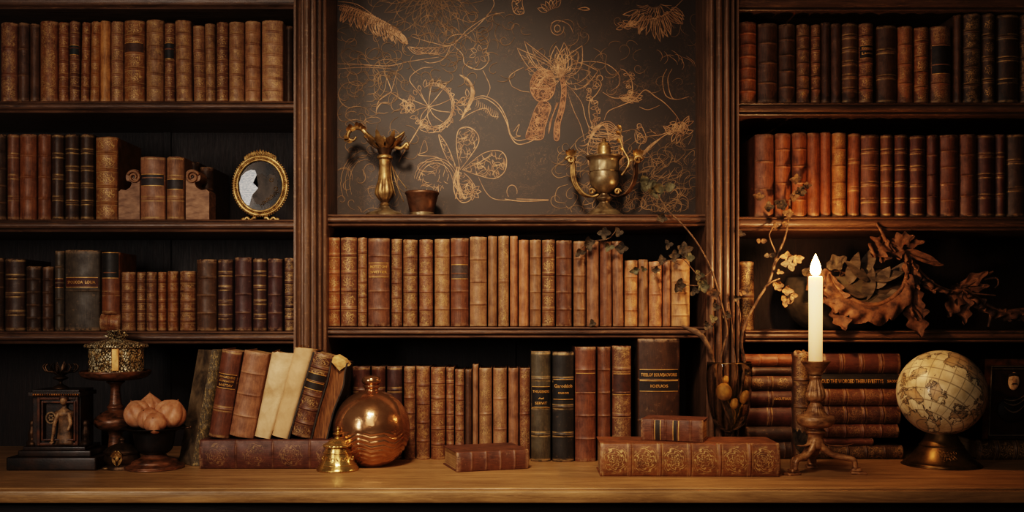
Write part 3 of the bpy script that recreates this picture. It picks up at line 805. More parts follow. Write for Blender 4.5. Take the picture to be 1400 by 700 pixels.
row_books([
 (1032, 1058, 184, 'brown', 'p', {'N': 3}), (1060, 1081, 183, 'rust', 'p', {'N': 5}), (1083, 1103, 182, 'rust', 'p', {'N': 5}), (1104, 1121, 182, 'rust', 's'), (1122, 1136, 181, 'rust', 's'), (1138, 1157, 182, 'gold', 'f', {'N': 5}),
 (1159, 1175, 183, 'rust', 'l', {'tilt': 1, 'N': 3}), (1177, 1202, 185, 'chest', 'l', {'N': 5}), (1204, 1221, 185, 'chest', 'l', {'N': 5}), (1223, 1241, 185, 'red', 'l', {'N': 5}), (1243, 1265, 186, 'red', 'l', {'N': 5}),
 (1267, 1283, 185, 'red', 'p', {'N': 4}), (1285, 1311, 185, 'chest', 'p', {'N': 5}), (1312, 1335, 184, 'chest', 'p', {'N': 4}), (1336, 1360, 185, 'red', 'l', {'N': 4}), (1361, 1375, 184, 'red', 'l', {'N': 4}), (1377, 1404, 184, 'dark', 'l', {'N': 3})],
 296, 'on middle right shelf', 'old books on the middle right shelf')
# desk-level rows
row_books([(467, 480, 503, 'dark', 'p'), (482, 506, 501, 'red', 'l', {'N': 4}), (508, 527, 501, 'red', 'l', {'N': 4}), (529, 550, 501, 'purple', 'l', {'N': 4})],
 628, 'behind the copper flask', 'dark books behind the copper flask', Y=.03, zbase=0)
row_books([
 (552, 568, 501, 'brown', 'f'), (569, 588, 501, 'brown', 'f', {'N': 5}), (589, 609, 502, 'brown', 'm', {'N': 6}), (610, 621, 502, 'brown', 'm'), (622, 635, 505, 'brown', 'f'), (636, 645, 505, 'umber', 's'), (646, 654, 498, 'tan', 's'),
 (655, 673, 503, 'tan', 'f', {'gold': 0, 'N': 2}), (674, 693, 503, 'tan', 'f', {'gold': 0, 'N': 3}), (695, 709, 503, 'tan', 's'), (710, 725, 503, 'brown', 'f', {'gold': 0, 'N': 2})],
 628, 'on desk right of flask', 'brown books standing on the desk right of the copper flask', Y=.03, zbase=0)
row_books([
 (726, 753, 480, 'olive', 'l', {'N': 4, 'bandf': [(.49, .68, '1c1410')], 'titlef': [('THIUGEADIS', .635, .010, .86), ('Aal', .575, .006, .3), ('SERVIT', .53, .010, .62)], 'words': 'with black title label'}),
 (755, 785, 481, 'black', 'l', {'N': 4, 'bandf': [(.57, .75, '120d0b')], 'titlef': [('Garoddob', .69, .013, .84), ('ouson', .63, .010, .5)], 'words': 'with gilt title'}),
 (786, 815, 474, 'chest', 'p', {'N': 5, 'bandf': [(.6, .77, '5a3322')]}), (817, 835, 474, 'chest', 'p', {'N': 5}), (837, 863, 473, 'chest', 'f', {'N': 5, 'bandf': [(.58, .76, '4a2a1c')], 'gold': .8})],
 631, 'of the tall desk group', 'tall books standing in the middle of the desk', Y=-.012, zbase=0)
Yb = .0
w_ = PX(929, Yb) - PX(872, Yb); h_ = PZ(463, Yb)
book(w_, h_, .2, (PX(900.5, Yb), Yb, 0), 'dark', 'p', 'tallest dark brown book with two gilt title lines behind the small lying book', None, N=3, gold=0,
     band=[(.191, .2195, '20120e'), (.2215, .250, '20120e')], title=[('TIEELOF EOUVEAOVORIS', .2355, .012, w_ * .86), ('IOEUOS', .205, .011, w_ * .42)])
# ------------------------------------------------------------------ metals etc.
BRASS = surf('old_brass', '#c09a66', '#5a422a', .34, .62, 30, .15, r2=.55)
BRASSD = surf('dark_bronze', '#5f4630', '#2a1c12', .4, .7, 30, .2, r2=.6)
GILT = surf('gilt_frame', '#d0ac74', '#7a5a34', .35, .7, 60, .3, r2=.5)
COPPER = surf('polished_copper', '#d0a078', '#946846', .12, .85, 14, .35, 45, r2=.3)
SILVER, t, b = newmat('engraved_silver_gilt')
tc = t.node('ShaderNodeTexCoord').outputs['Object']
vo = t.node('ShaderNodeTexVoronoi'); vo.feature = 'DISTANCE_TO_EDGE'; vo.inputs['Scale'].default_value = 150; t.link(t.mapping(tc, (1, 1, .7)), vo.inputs['Vector'])
nn_ = t.noise(tc, 40, 3)
e_ = t.rng(vo.outputs['Distance'], .03, .16)
t.link(t.mix(e_, lin('#3a2c18'), t.mix(t.rng(nn_, .4, .6), lin('#c8a878'), lin('#f0e0bc'))), b.inputs['Base Color'])
b.inputs['Metallic'].default_value = .45; b.inputs['Roughness'].default_value = .28
t.link(t.bump(t.m('ADD', e_, t.noise(tc, 260, 2)), .8, .003), b.inputs['Normal'])
PEWTER = surf('worn_pewter_brass', '#b09a78', '#5c4a36', .28, .65, 24, .12, r2=.45)
DWOOD = surf('dark_turned_wood', '#3b2417', '#1a0f0a', .35, 0, 25, .15, stretch=(1, 1, 3), coat=.3)
MWOOD = surf('bronzed_turned_wood', '#86583a', '#402817', .36, .25, 40, .2, stretch=(1, 1, 3), coat=.2)
BWOOD = surf('carved_bookend_wood', '#a07450', '#6e4c34', .5, 0, 25, .2, stretch=(1, 1, 3))
STEM = surf('dried_stem', '#7a5c40', '#3f2c1e', .7, 0, 60, .3)
DLEAF = surf('dried_leaf', '#6e4a30', '#2e1c12', .75, 0, 40, .5)
DLEAF2 = surf('dried_grey_leaf', '#5c4c38', '#261e16', .75, 0, 50, .4)
OLEAF = surf('dried_olive_leaf', '#6c6348', '#383220', .7, 0, 50, .4)

# ------------------------------------------------------------------ leaning books on the desk, left
Yf = YD(641)
fh = PZ(601.5, Yf)
Lx0, Lx1 = PX(273, Yf), PX(474, Yf)
book(fh, Lx1 - Lx0, .16, (Lx0, Yf, fh / 2), 'red', 'p', 'thick reddish brown book lying flat under the row of leaning books', None, rot=(0, PI / 2, 0), N=4, b=.008, motif=.25)
leanY = Yf + .02
grp = None
def lean(xb_r, xb_l, tl, ytop, col, kind, label, **kw):
    """bottom right corner, bottom left corner, top left corner px, top row"""
    Y = kw.pop('Y', leanY); zb = kw.pop('zb', fh); ybot = HOR + (CZ - zb) * 500 * CD / (CD + Y)
    w = (xb_r - xb_l) * (CD + Y) / CD / 500
    tilt = math.atan2(tl - xb_l, ybot - ytop)
    wl = w * math.cos(tilt) - .001
    hl = (ybot - ytop) / math.cos(tilt) * (CD + Y) / CD / 500
    # keep the lower right corner on the surface
    X = PX(xb_r, Y) - math.cos(tilt) * wl / 2; z = zb + math.sin(tilt) * wl / 2
    return book(wl, hl, kw.pop('d', .12), (X, Y, z), col, kind, label, grp, rot=(0, tilt, 0), **kw), tilt, wl, hl
lean(312, 284, 303, 481, 'chest', 'l', 'chestnut book with three gilt title lines leaning second from left above the flat book', N=3, gold=.9, band=[(.131, .168, '3a1a10')], title=[('SOWUATIVERS', .160, .008, .042), ('ARONOAOVES', .1495, .006, .040), ('BAATTAV', .139, .009, .036)])
lean(346, 312, 333, 484, 'tan', 'p', 'thick tan book leaning between the chestnut title book and the parchment book', N=4)
lean(424, 395, 426, 487, 'red', 'm', 'reddish book with dark title bands and gilt flowers leaning right of the parchment', N=6, motif=.8, gold=.6, band=[(.150, .170, '2c2018'), (.128, .147, '2c2018')])
# parchment bound pair
for (xr, xl, tl, yt, wtop, lab, col) in ((369, 347, 371, 483, 1.5, 'smooth pale parchment book leaning third from right above the flat book', '#e8caa2'), (393, 370, 402, 478, 1.15, 'torn parchment wrapped book with dark back cover leaning beside the smooth parchment book', '#d8b48a')):
    r_, tilt, w, h = lean(xr, xl, tl, yt, 'parch', 's', lab, pages=False)
    for ch in list(r_.children): bpy.data.objects.remove(ch)
    PAR = surf('parchment' + col, col, '#b08c60', .6, 0, 12, .4, 60)
    bm = bmesh.new(); nz_ = 22; rr = []
    for i in range(nz_ + 1):
        u = i / nz_; ww = w * (1 + (wtop - 1) * u)
        row = []
        for k in range(9):
            s = -1 + k / 4
            wob = .002 * noise.noise(Vector((s * 2, u * 5, tl)))
            top = (noise.noise(Vector((s * 3, tl, 1))) * .004 + (.004 * s if i == nz_ else 0)) if i == nz_ else 0
            row.append(bm.verts.new((-w / 2 + (s + 1) / 2 * ww, -.006 * (1 - abs(s) ** 2.2) + wob, u * h + top)))
        row.append(bm.verts.new((w / 2 + (ww - w), .09, u * h))); row.insert(0, bm.verts.new((-w / 2, .09, u * h)))
        rr.append(row)
    for a, c in zip(rr, rr[1:]):
        for k in range(len(a) - 1): bm.faces.new((a[k], a[k + 1], c[k + 1], c[k]))
    obj('wrapper', bm, PAR, r_, world=False)
    bm = bmesh.new()
    box(bm, -w / 2 + .003, w / 2 - .003, .004, .086, .003, h - .006)
    obj('page_block', bm, page_mat(), r_, world=False, smooth=False)
    if wtop < 1.3:
        bm = bmesh.new(); rr = []
        for i in range(15):
            u = i / 14; xo = w / 2 + (w * (wtop - 1)) * u + .001
            rr.append([bm.verts.new((xo + q, yy, u * h * .985)) for q, yy in ((0, -.004), (.0045, -.005), (.0045, .09), (0, .09))])
        for a, c in zip(rr, rr[1:]):
            for k in range(4): bm.faces.new((a[k], a[(k + 1) % 4], c[(k + 1) % 4], c[k]))
        tag(obj('cover_board', bm, surf('worn_black_board', '#3a2c20', '#171009', .6, 0, 30, .3), r_, world=False, smooth=False), 'worn dark back cover')
    else:
        bm = bmesh.new(); box(bm, w / 2 + .0002, w / 2 + .002, .004, .09, 0, h * .97, .0005, Matrix.Shear('XZ', 4, (0, 0)) if False else None)
        bpy.data.meshes  # thin rear board
        obj('cover_board', bm, surf('worn_black_board', '#3a2c20', '#171009', .6, 0, 30, .3), r_, world=False, smooth=False)
# grey green board-side book at the far left, standing on the desk, turned
Yg = YD(637) + .03
gw, gh = .036, .315
gt = math.radians(9)
r_ = book(gw, gh, .11, (PX(258, Yg) + .012, Yg, gw / 2 * math.sin(gt) + .001), 'grey', 'p', 'grey green marbled book with rough gilt spine leaning leftmost, standing on the desk', None, rot=(0, gt, math.radians(33)), N=5, bandf=None) if False else None
def turned_book():
    root = thing('book', (PX(264, YD(637)), YD(637), 0.001), 'grey green marbled book with rough gilt spine leaning leftmost, standing on the desk', 'book')
    # local frame: spine line at origin, board runs to the left and back
    tl = math.atan2(28, 160)
    H = .31
    ux = Vector((-.052, .052, 0)); sx_ = Vector((.026, .024, 0))
    up = Vector((math.sin(tl), .0, math.cos(tl)))
    MARB = surf('marbled_board', '#75624a', '#3a2e22', .55, 0, 22, .5, 90)
    def slab(name, o, a, b_, mat, h0, h1, nb=0):
        bm = bmesh.new(); nz_ = 40; rr = []
        for i in range(nz_ + 1):
            u = h0 + (h1 - h0) * i / nz_
            q = [o + up * u, o + a + up * u, o + a + b_ + up * u, o + b_ + up * u]
            nn = .0012 * noise.noise(Vector((u * 90, 3, nb)))
            q = [p + Vector((nn, -abs(nn), 0)) for p in q]
            rr.append([bm.verts.new(p) for p in q])
        for a_, c_ in zip(rr, rr[1:]):
            for k in range(4): bm.faces.new((a_[k], a_[(k + 1) % 4], c_[(k + 1) % 4], c_[k]))
        bm.faces.new(rr[0]); bm.faces.new(rr[-1])
        return obj(name, bm, mat, root, world=False, smooth=False)
    n_ = Vector((.0035, .0015, 0))
    slab('cover_board', Vector((0, 0, 0)) - n_, ux, n_, MARB, 0, H)
    slab('cover_board', sx_, ux * .98, n_, MARB, 0, H)
    slab('page_block', ux * .06, ux * .88, sx_, page_mat(), .004, H - .006)
    bm = bmesh.new(); rr = []
    for i in range(61):
        u = H * i / 60; row = []
        for k in range(9):
            s = k / 8
            bulge = Vector((.010, -.014, 0)) * math.sin(PI * s) * .7
            bp = .0018 * max(0, math.cos(u * 2 * PI / (H / 6))) ** 8
            nn = noise.noise(Vector((s * 6, u * 160, 2))) * .0014
            row.append(bm.verts.new(-n_ + (sx_ + n_ * 2) * s + bulge * (1 + bp * 90) + up * u + Vector((0, -nn, 0))))
        rr.append(row)
    for a, c in zip(rr, rr[1:]):
        for k in range(8): bm.faces.new((a[k], a[k + 1], c[k + 1], c[k]))
    m, t, b = newmat('gilt_streaked_spine')
    tc = t.node('ShaderNodeTexCoord').outputs['Object']
    n1 = t.noise(t.mapping(tc, (3, 3, 1)), 90, 5, .75)
    g_ = t.rng(n1, .5, .62)
    t.link(t.mix(g_, lin('#4a3d2a'), lin('#a08658')), b.inputs['Base Color']); t.link(t.m('MULTIPLY', g_, .5), b.inputs['Metallic']); b.inputs['Roughness'].default_value = .45
    t.link(t.bump(n1, .7, .002), b.inputs['Normal'])
    obj('spine', bm, m, root, world=False)
turned_book()
# half-open book, rightmost of the leaning row
def open_lean():
    Y = leanY + .005
    root = thing('book', (PX(428, Y), Y, fh), 'half-open dark book with curling cover showing page edges, rightmost of the leaning books', 'book')
    def PT(px, py, dy=0): return P3(px, py, Y + dy) - Vector(root.location)
    left = catmull([PT(427, 600), PT(437, 560), PT(449, 520), PT(455, 490)], 6)
    right = catmull([PT(446, 600), PT(456, 560), PT(468, 530), PT(471, 508), PT(474, 496)], 5)[:len(left) + 9]
    def res(P, n):
        out = []
        for i in range(n):
            f_ = i / (n - 1) * (len(P) - 1); j = min(int(f_), len(P) - 2); out.append(P[j].lerp(P[j + 1], f_ - j))
        return out
    n = 24; Lp, Rp = res(left, n), res(right, n)
    bm = bmesh.new(); rr = []
    for a, c in zip(Lp, Rp):
        row = []
        for k in range(13):
            s = k / 12; p = a.lerp(c, s); p = p + Vector((0, .010 * math.sin(s * PI) + .0012 * (k % 2), 0)); row.append(bm.verts.new(p))
        rr.append(row)
    back = [bm.verts.new(r[0].co + Vector((0, .09, 0))) for r in rr], [bm.verts.new(r[-1].co + Vector((0, .09, 0))) for r in rr]
    for i in range(n - 1):
        for k in range(12): bm.faces.new((rr[i][k], rr[i][k + 1], rr[i + 1][k + 1], rr[i + 1][k]))
        bm.faces.new((rr[i][0], rr[i + 1][0], back[0][i + 1], back[0][i])); bm.faces.new((rr[i][-1], back[1][i], back[1][i + 1], rr[i + 1][-1]))
    bm.faces.new(rr[-1] + [back[1][-1], back[0][-1]])
    obj('page_block', bm, surf('brown_page_edges', '#8a5c34', '#52321c', .8, 0, 30, .5, stretch=(12, 1, 1)), root, world=False)
    for nm, line, off in (('cover_board', Rp, .0002), ('cover_board', Lp, -.004)):
        bm = bmesh.new(); q = []
        for p in line: q.append([bm.verts.new(p + Vector(d_)) for d_ in ((off, -.006, 0), (off + .004, -.006, 0), (off + .004, .092, 0), (off, .092, 0))])
        for a, c in zip(q, q[1:]):
            for k in range(4): bm.faces.new((a[k], a[(k + 1) % 4], c[(k + 1) % 4], c[k]))
        bm.faces.new(q[0]); bm.faces.new(q[-1])
        obj(nm, bm, surf('worn_black_board', '#3a2c20', '#171009', .6, 0, 30, .3), root, world=False, smooth=False)
    bm = bmesh.new()      # torn paper flap at the top
    pts = [(450, 490), (462, 487), (472, 493), (478, 500), (471, 502), (464, 507), (455, 497)]
    vs = [bm.verts.new(PT(a, c, -.006 + .006 * (i % 2))) for i, (a, c) in enumerate(pts)]; bm.faces.new(vs)
    r2 = bmesh.ops.extrude_face_region(bm, geom=bm.faces[:]); bmesh.ops.translate(bm, verts=[v for v in r2['geom'] if isinstance(v, bmesh.types.BMVert)], vec=(0, .03, .004))
    tag(obj('torn_page', bm, surf('torn_paper', '#d9b070', '#a87c48', .8, 0, 40, .4), root, world=False, smooth=False), 'pale torn page end')
open_lean()

# ------------------------------------------------------------------ scroll bookends
def bookend(px0, px1, side, label):
    Y = .012
    root = thing('bookend', ((PX(px0, Y) + PX(px1, Y)) / 2, Y, PZ(300, 0)), label, 'bookend', 'carved scroll bookends on the middle left shelf')
    W = px1 - px0
    # outline in local px: u 0..1 from outer edge to book side
    sc_c = (.72, 243)
    out = [(0, 300), (0, 262), (.12, 259), (.35, 260), (.55, 256), (.62, 251)]
    def X(u): return px0 + W * u if side > 0 else px1 - W * u
    ring = [(sc_c[0] * W + 11 * math.cos(math.radians(a)), 242 + 10.5 * math.sin(math.radians(a))) for a in range(150, 345, 13)]
    pts = [(u * W, y) for u, y in out] + [(.60 * W, 249), (.50 * W, 248)] + [p for p in ring if p[0] < W] + [(W, 243), (W, 300)]
    if side < 0: pts = [(W - p[0], p[1]) for p in pts]
    bm = bmesh.new()
    A = [bm.verts.new(P3(px0 + p[0], p[1], Y) * 1.0) for p in pts]
    zb = PZ(300, 0)
    for v in A: v.co.z = max(v.co.z, zb)
    f0 = bm.faces.new(A)
    r = bmesh.ops.extrude_face_region(bm, geom=[f0]); bmesh.ops.translate(bm, verts=[v for v in r['geom'] if isinstance(v, bmesh.types.BMVert)], vec=(0, .06, 0))
    bmesh.ops.triangulate(bm, faces=[f for f in bm.faces if len(f.verts) > 4])
    obj('carved_block', bm, BWOOD, root, smooth=False)
    cx = sc_c[0] * W; cx = cx if side > 0 else W - cx
    bm = bmesh.new(); P = []
    for i in range(34):
        a = math.radians((200 + i * 17) * 1) ; rr = 9 - i * .2
        P.append(P3(px0 + cx + side * (rr * math.cos(a)), 242 + rr * math.sin(a), Y - .004))
    tube(bm, P, [.004, .0025], 8); obj('scroll_rim', bm, BWOOD, root)
    bm = bmesh.new(); ball(bm, P3(px0 + cx, 242, Y - .001), .004, 1, .5, 1, 10, 6); obj('scroll_eye', bm, DWOOD, root)
bookend(162, 191, 1, 'carved scroll bookend beside the tall golden brown book')
bookend(254, 286, -1, 'carved scroll bookend between the banded books and the oval frame')

# ------------------------------------------------------------------ oval frame on the shelf
Y = .07
zc_ = PZ(300, 0)
root = thing('oval_mirror', (PX(356, Y), Y, zc_), 'oval gilt framed mirror with leafy crest standing on the middle left shelf', 'mirror')
c0 = P3(356, 254, Y); ax, az = 36 * (CD + Y) / CD / 500, 40 * (CD + Y) / CD / 500
def oval(c, a, b, r, n=72, wob=0):
    bm = bmesh.new(); P = [c + Vector((a * math.cos(2 * PI * i / n), 0, b * math.sin(2 * PI * i / n))) for i in range(n + 1)]
    tube(bm, P, [r, r], 10, False); return bm
obj('outer_rim', oval(c0, ax, az, .0045), GILT, root)
obj('inner_rim', oval(c0 + Vector((0, -.003, 0)), ax * .87, az * .88, .0035), GILT, root)
bm = bmesh.new(); 
for i in range(90):
    a = 2 * PI * i / 90; ball(bm, c0 + Vector((ax * .935 * math.cos(a), -.002, az * .94 * math.sin(a))), .0024, 1, 1, 1, 6, 4)
obj('beading', bm, GILT, root)
bm = bmesh.new()
for i in range(76):     # leafy chasing on the sides
    a = 2 * PI * i / 76; p = c0 + Vector((ax * 1.06 * math.cos(a), 0, az * 1.05 * math.sin(a)))
    ball(bm, p, .0027, 1.1, .6, .9, 7, 5, M=Matrix.Rotation(-a, 3, 'Y'))
obj('chased_edge', bm, GILT, root)
bm = bmesh.new()
for i in range(-6, 7):
    a = PI / 2 + i * .085; h_ = .016 - abs(i) * .0012
    p = c0 + Vector((ax * 1.08 * math.cos(a), 0, az * 1.06 * math.sin(a)))
    leaf(bm, p, (math.cos(a) * .8 + i * -.09, 0, 1), (0, -1, 0), h_, .004, .3)
    q = p + Vector((0, -.002, .004)); P = [q + Vector((.005 * math.cos(t * .5) * (1 - t / 16), 0, .005 * math.sin(t * .5) * (1 - t / 16))) for t in range(14)]
    tube(bm, P, [.0012, .0008], 5)
obj('crest', bm, GILT, root)
bm = bmesh.new()
for s in (-1, 1):
    P = [Vector((c0.x + s * (.012 + .040 * (t / 14)), Y - .002, zc_ + .008 + .004 * math.sin(t * .9))) for t in range(15)]; tube(bm, P, [.004, .0035], 7)
    ball(bm, (c0.x + s * .047, Y, zc_ + .006), .006, 1.2, .8, 1, 10, 6); ball(bm, (c0.x + s * .028, Y - .003, zc_ + .0045), .0045, 1.2, .8, 1, 10, 6)
obj('scrolled_foot', bm, GILT, root)
m, t, b = newmat('foxed_glass')
tc = t.node('ShaderNodeTexCoord').outputs['Object']
n1 = t.noise(tc, 30, 4)
t.link(t.mix(t.rng(n1, .4, .6), lin('#120e0c'), lin('#2c2118')), b.inputs['Base Color']); b.inputs['Roughness'].default_value = .22; b.inputs['Metallic'].default_value = .3
def disc(c, a, b_, n=48, k=1):
    bm = bmesh.new(); bm.faces.new([bm.verts.new(c + Vector((a * math.cos(2 * PI * i / n), 0, b_ * math.sin(2 * PI * i / n)))) for i in range(n)]); return bm
obj('mirror_glass', disc(c0, ax * .9, az * .9), m, root, smooth=False)
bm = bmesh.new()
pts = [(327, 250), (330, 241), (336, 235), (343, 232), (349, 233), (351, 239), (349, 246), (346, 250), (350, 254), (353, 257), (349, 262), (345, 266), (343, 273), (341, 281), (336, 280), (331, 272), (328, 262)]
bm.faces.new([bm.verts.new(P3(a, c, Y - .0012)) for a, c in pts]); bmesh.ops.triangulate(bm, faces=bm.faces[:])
sm, t, b = newmat('pale_patch')
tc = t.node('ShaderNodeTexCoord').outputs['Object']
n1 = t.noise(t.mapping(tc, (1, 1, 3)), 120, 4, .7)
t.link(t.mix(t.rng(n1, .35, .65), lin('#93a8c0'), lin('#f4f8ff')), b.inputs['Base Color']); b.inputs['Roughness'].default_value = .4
tag(obj('pale_patch', bm, sm, root, smooth=False), 'pale blue white patch')  # flat pale blue white shape laid over the mirror glass
bm = bmesh.new()
hp = [(346, 270), (344, 256), (347, 246), (352, 240), (359, 237), (364, 243), (369, 238), (376, 240), (380, 250), (377, 262), (372, 272), (360, 280), (350, 279)]
bm.faces.new([bm.verts.new(P3(a, c, Y - .0009)) for a, c in hp]); bmesh.ops.triangulate(bm, faces=bm.faces[:])
obj('dark_silhouette', bm, surf('sepia_brown', '#3a2b1f', '#1c1512', .5, 0, 40, .1), root, smooth=False)  # flat dark brown shape laid over the mirror glass
bm = bmesh.new()
for i in range(9):
    p = P3(358 + i * 2.6, 281 - i * 2.1 - (i % 2) * 2, Y - .002); tube(bm, [p + Vector((.004 * math.cos(t * .6), 0, .004 * math.sin(t * .6))) for t in range(9)], [.0008, .0006], 4)
for (a, c) in ((371, 246), (377, 258)):
    p = P3(a, c, Y - .0015); tube(bm, [p + Vector((.005 * math.cos(t * .5), 0, .005 * math.sin(t * .5))) for t in range(14)], [.0012, .0012], 4)
obj('etched_flowers', bm, surf('dull_gold', '#7a6244', '#4a3a28', .5, .4, 40, .1), root)
bm = bmesh.new(); tube(bm, [c0 + Vector((0, .004, .01)), Vector((c0.x, Y + .045, zc_ + .002))], [.003, .003], 6); obj('rear_strut', bm, GILT, root)

# ------------------------------------------------------------------ niche: torch-shaped candlestick, pot, urn
def V(name, prof, c, mat, root, seg=48, fl=None, sub=4, sx=1, sy=1):
    bm = bmesh.new(); lathe(bm, smooth_prof(prof, sub) if sub else prof, c, seg, fl, sx, sy); return obj(name, bm, mat, root)
def fl_n(n, amp, z0, z1):
    def f(a, r, z):
        k = max(0, math.sin(PI * min(1, max(0, (z - z0) / (z1 - z0)))))
        return r * (1 + amp * k * (abs(math.cos(a * n / 2)) - .5))
    return f
Y = .065; zs_ = PZ(293, 0); k_ = (CD + Y) / CD / 500
def zp(py, Y=Y): return PZ(py, Y) - zs_
root = thing('candlestick', (PX(526, Y), Y, zs_), 'brass candlestick with spreading leaf cup standing left in the painted niche', 'candlestick')
c = (PX(526, Y), Y, zs_)
V('foot', [(.0, 0), (.052, 0), (.054, .004), (.048, .010), (.034, .015), (.018, .022), (.012, .030)], c, PEWTER, root)
V('stem', [(.010, .028), (.013, .034), (.010, .039), (.020, .052), (.026, .066), (.023, .085), (.018, .105), (.016, .135), (.0165, .160), (.019, .166), (.017, .172)], c, BRASS, root, fl=fl_n(12, .16, .04, .11))
V('collar', [(.018, .160), (.0215, .163), (.0215, .168), (.018, .171)], c, GILT, root)
V('cup', [(.015, .170), (.019, .182), (.024, .196), (.028, .205), (.024, .206), (.012, .196), (.0, .195)], c, BRASSD, root)
bm = bmesh.new()
for i in range(9):
    a = i * 2 * PI / 9 + .3; d_ = Vector((math.cos(a), math.sin(a) * .7, .42))
    leaf(bm, Vector(c) + Vector((.016 * math.cos(a), .016 * math.sin(a), .186)), d_, (0, 0, 1), .062, .013, .35, 2, .3, nu=12)
obj('leaf_cup', bm, BRASS, root)
bm = bmesh.new()
P = catmull([P3(512, 192, Y), P3(502, 184, Y - .01), P3(494, 176, Y - .01), P3(484, 175, Y), P3(477, 181, Y), P3(476, 189, Y), P3(483, 192, Y), P3(487, 187, Y)], 6)
tube(bm, P, [.007, .006, .005, .003], 8)
for i in range(6, len(P) - 8, 3): leaf(bm, P[i], (R.uniform(-.4, .2), -.5, R.choice((-1, 1)) * .8), (0, -1, .3), .022, .007, .4)
obj('curled_leaf_arm', bm, BRASS, root)
bm = bmesh.new()
P = catmull([P3(538, 200, Y), P3(548, 203, Y - .01), P3(556, 196, Y - .01), P3(558, 200, Y - .01)], 6); tube(bm, P, [.006, .005, .004, .005], 8)
ball(bm, P3(556, 202, Y - .01), .007, 1, 1, 1, 10, 7)
P = catmull([P3(528, 190, Y), P3(540, 189, Y), P3(548, 184, Y), P3(553, 180, Y)], 6); tube(bm, P, [.005, .003], 8)
obj('leaf_arm', bm, BRASS, root)
bm = bmesh.new()
for (a, b_) in (((534, 222), (541, 268)), ((536, 226), (556, 258)), ((535, 223), (552, 276))): tube(bm, catmull([P3(a[0], a[1], Y), P3((a[0] + b_[0]) / 2 - 2, (a[1] + b_[1]) / 2, Y - .02), P3(b_[0], b_[1], Y - .02)], 6), [.0012, .001], 6)
obj('dangling_wire', bm, BRASS, root)

Yp = .06
root = thing('pot', (PX(577, Yp), Yp, zs_), 'small flared copper brown pot beside the brass candlestick', 'pot')
c = (PX(577, Yp), Yp, zs_)
V('bowl', [(0, .008), (.032, .008), (.034, .012), (.040, .040), (.045, .060), (.0475, .063), (.0475, .067), (.045, .069), (.041, .067), (.036, .05), (.0, .048)], c, surf('aged_copper', '#7e5a42', '#46301f', .38, .6, 30, .1), root, sub=0)
V('foot_ring', [(0, 0), (.033, 0), (.035, .003), (.033, .006), (.035, .008), (.033, .011), (0, .011)], c, PEWTER, root, sub=0)
bm = bmesh.new()
for i in range(26): a = R.uniform(0, 6.3); r_ = R.uniform(0, .030); ball(bm, (c[0] + r_ * math.cos(a), c[1] + r_ * math.sin(a), zs_ + .066), .006, 1, 1, .7, 7, 5)
tag(obj('filling', bm, surf('dry_seed', '#c09a60', '#7a5a34', .7, 0, 60, .3), root), 'pale dry seeds', kind='stuff')

Yu = .06
root = thing('urn', (PX(826, Yu), Yu, zs_), 'two-handled brass urn with domed lid standing right in the painted niche', 'urn')
c = (PX(826, Yu), Yu, zs_)
V('foot', [(0, 0), (.052, 0), (.053, .005), (.045, .010), (.040, .016), (.026, .023), (.016, .034), (.013, .040), (.019, .046), (.021, .052), (.014, .058), (.012, .064), (.016, .068)], c, PEWTER, root)
V('bowl', [(.012, .064), (.022, .070), (.036, .085), (.041, .102), (.040, .118), (.0395, .124), (.041, .126), (.041, .150), (.044, .158), (.050, .164), (.051, .167), (.048, .168), (.0, .166)], c, PEWTER, root, fl=fl_n(16, .05, .12, .16))
V('lid', [(.030, .166), (.026, .170), (.019, .172), (.018, .185), (.017, .196), (.013, .200), (.015, .203), (.009, .207), (.0045, .209), (.006, .214), (.003, .219), (0, .220)], c, BRASS, root, sub=3)
for s in (-1, 1):
    bm = bmesh.new()
    for q in (-1, 0, 1):
        P = catmull([Vector(c) + Vector((s * x_ + s * q * .004, q * .004, z_)) for x_, z_ in ((.020, .062), (.034, .056), (.058, .062), (.078, .086), (.087, .115), (.088, .150 + .004 * q), (.096, .160))], 6)
        tube(bm, P, [.003, .0035, .004, .003], 7)
    obj('handle', bm, BRASSD if s > 0 else BRASS, root)
    bm = bmesh.new()
    P = [Vector(c) + Vector((s * (.094 + .013 * math.cos(t * .45) * (1 - t / 22)), -.002, .158 + .011 * math.sin(t * .45) * (1 - t / 22))) for t in range(18)]
    tube(bm, P, [.0065, .004], 8)
    for q in range(4): leaf(bm, Vector(c) + Vector((s * .093, -.003, .166)), (s * (q - 1.5) * .6, -.2, 1), (0, -1, 0), .026, .006, .5)
    obj('handle_scroll', bm, BRASS, root)
    bm = bmesh.new()
    P = [Vector(c) + Vector((s * .036 + .009 * math.cos(t * .5) * (1 - t / 20), -.012, .068 + .009 * math.sin(t * .5) * (1 - t / 20))) for t in range(16)]
    tube(bm, P, [.0035, .003], 7); obj('rosette', bm, BRASS, root)
bm = bmesh.new()
P = catmull([P3(850, 240, Yu - .03), P3(860, 222, Yu - .03), P3(852, 204, Yu - .02), P3(848, 188, Yu - .02), P3(850, 176, Yu - .02)], 7); tube(bm, P, [.004, .003, .0015], 7)
for i in range(8, len(P), 5): leaf(bm, P[i], (R.choice((-1, 1)), -.3, .5), (0, -1, 0), .02, .005, .4)
obj('tall_scroll_leaf', bm, BRASS, root)

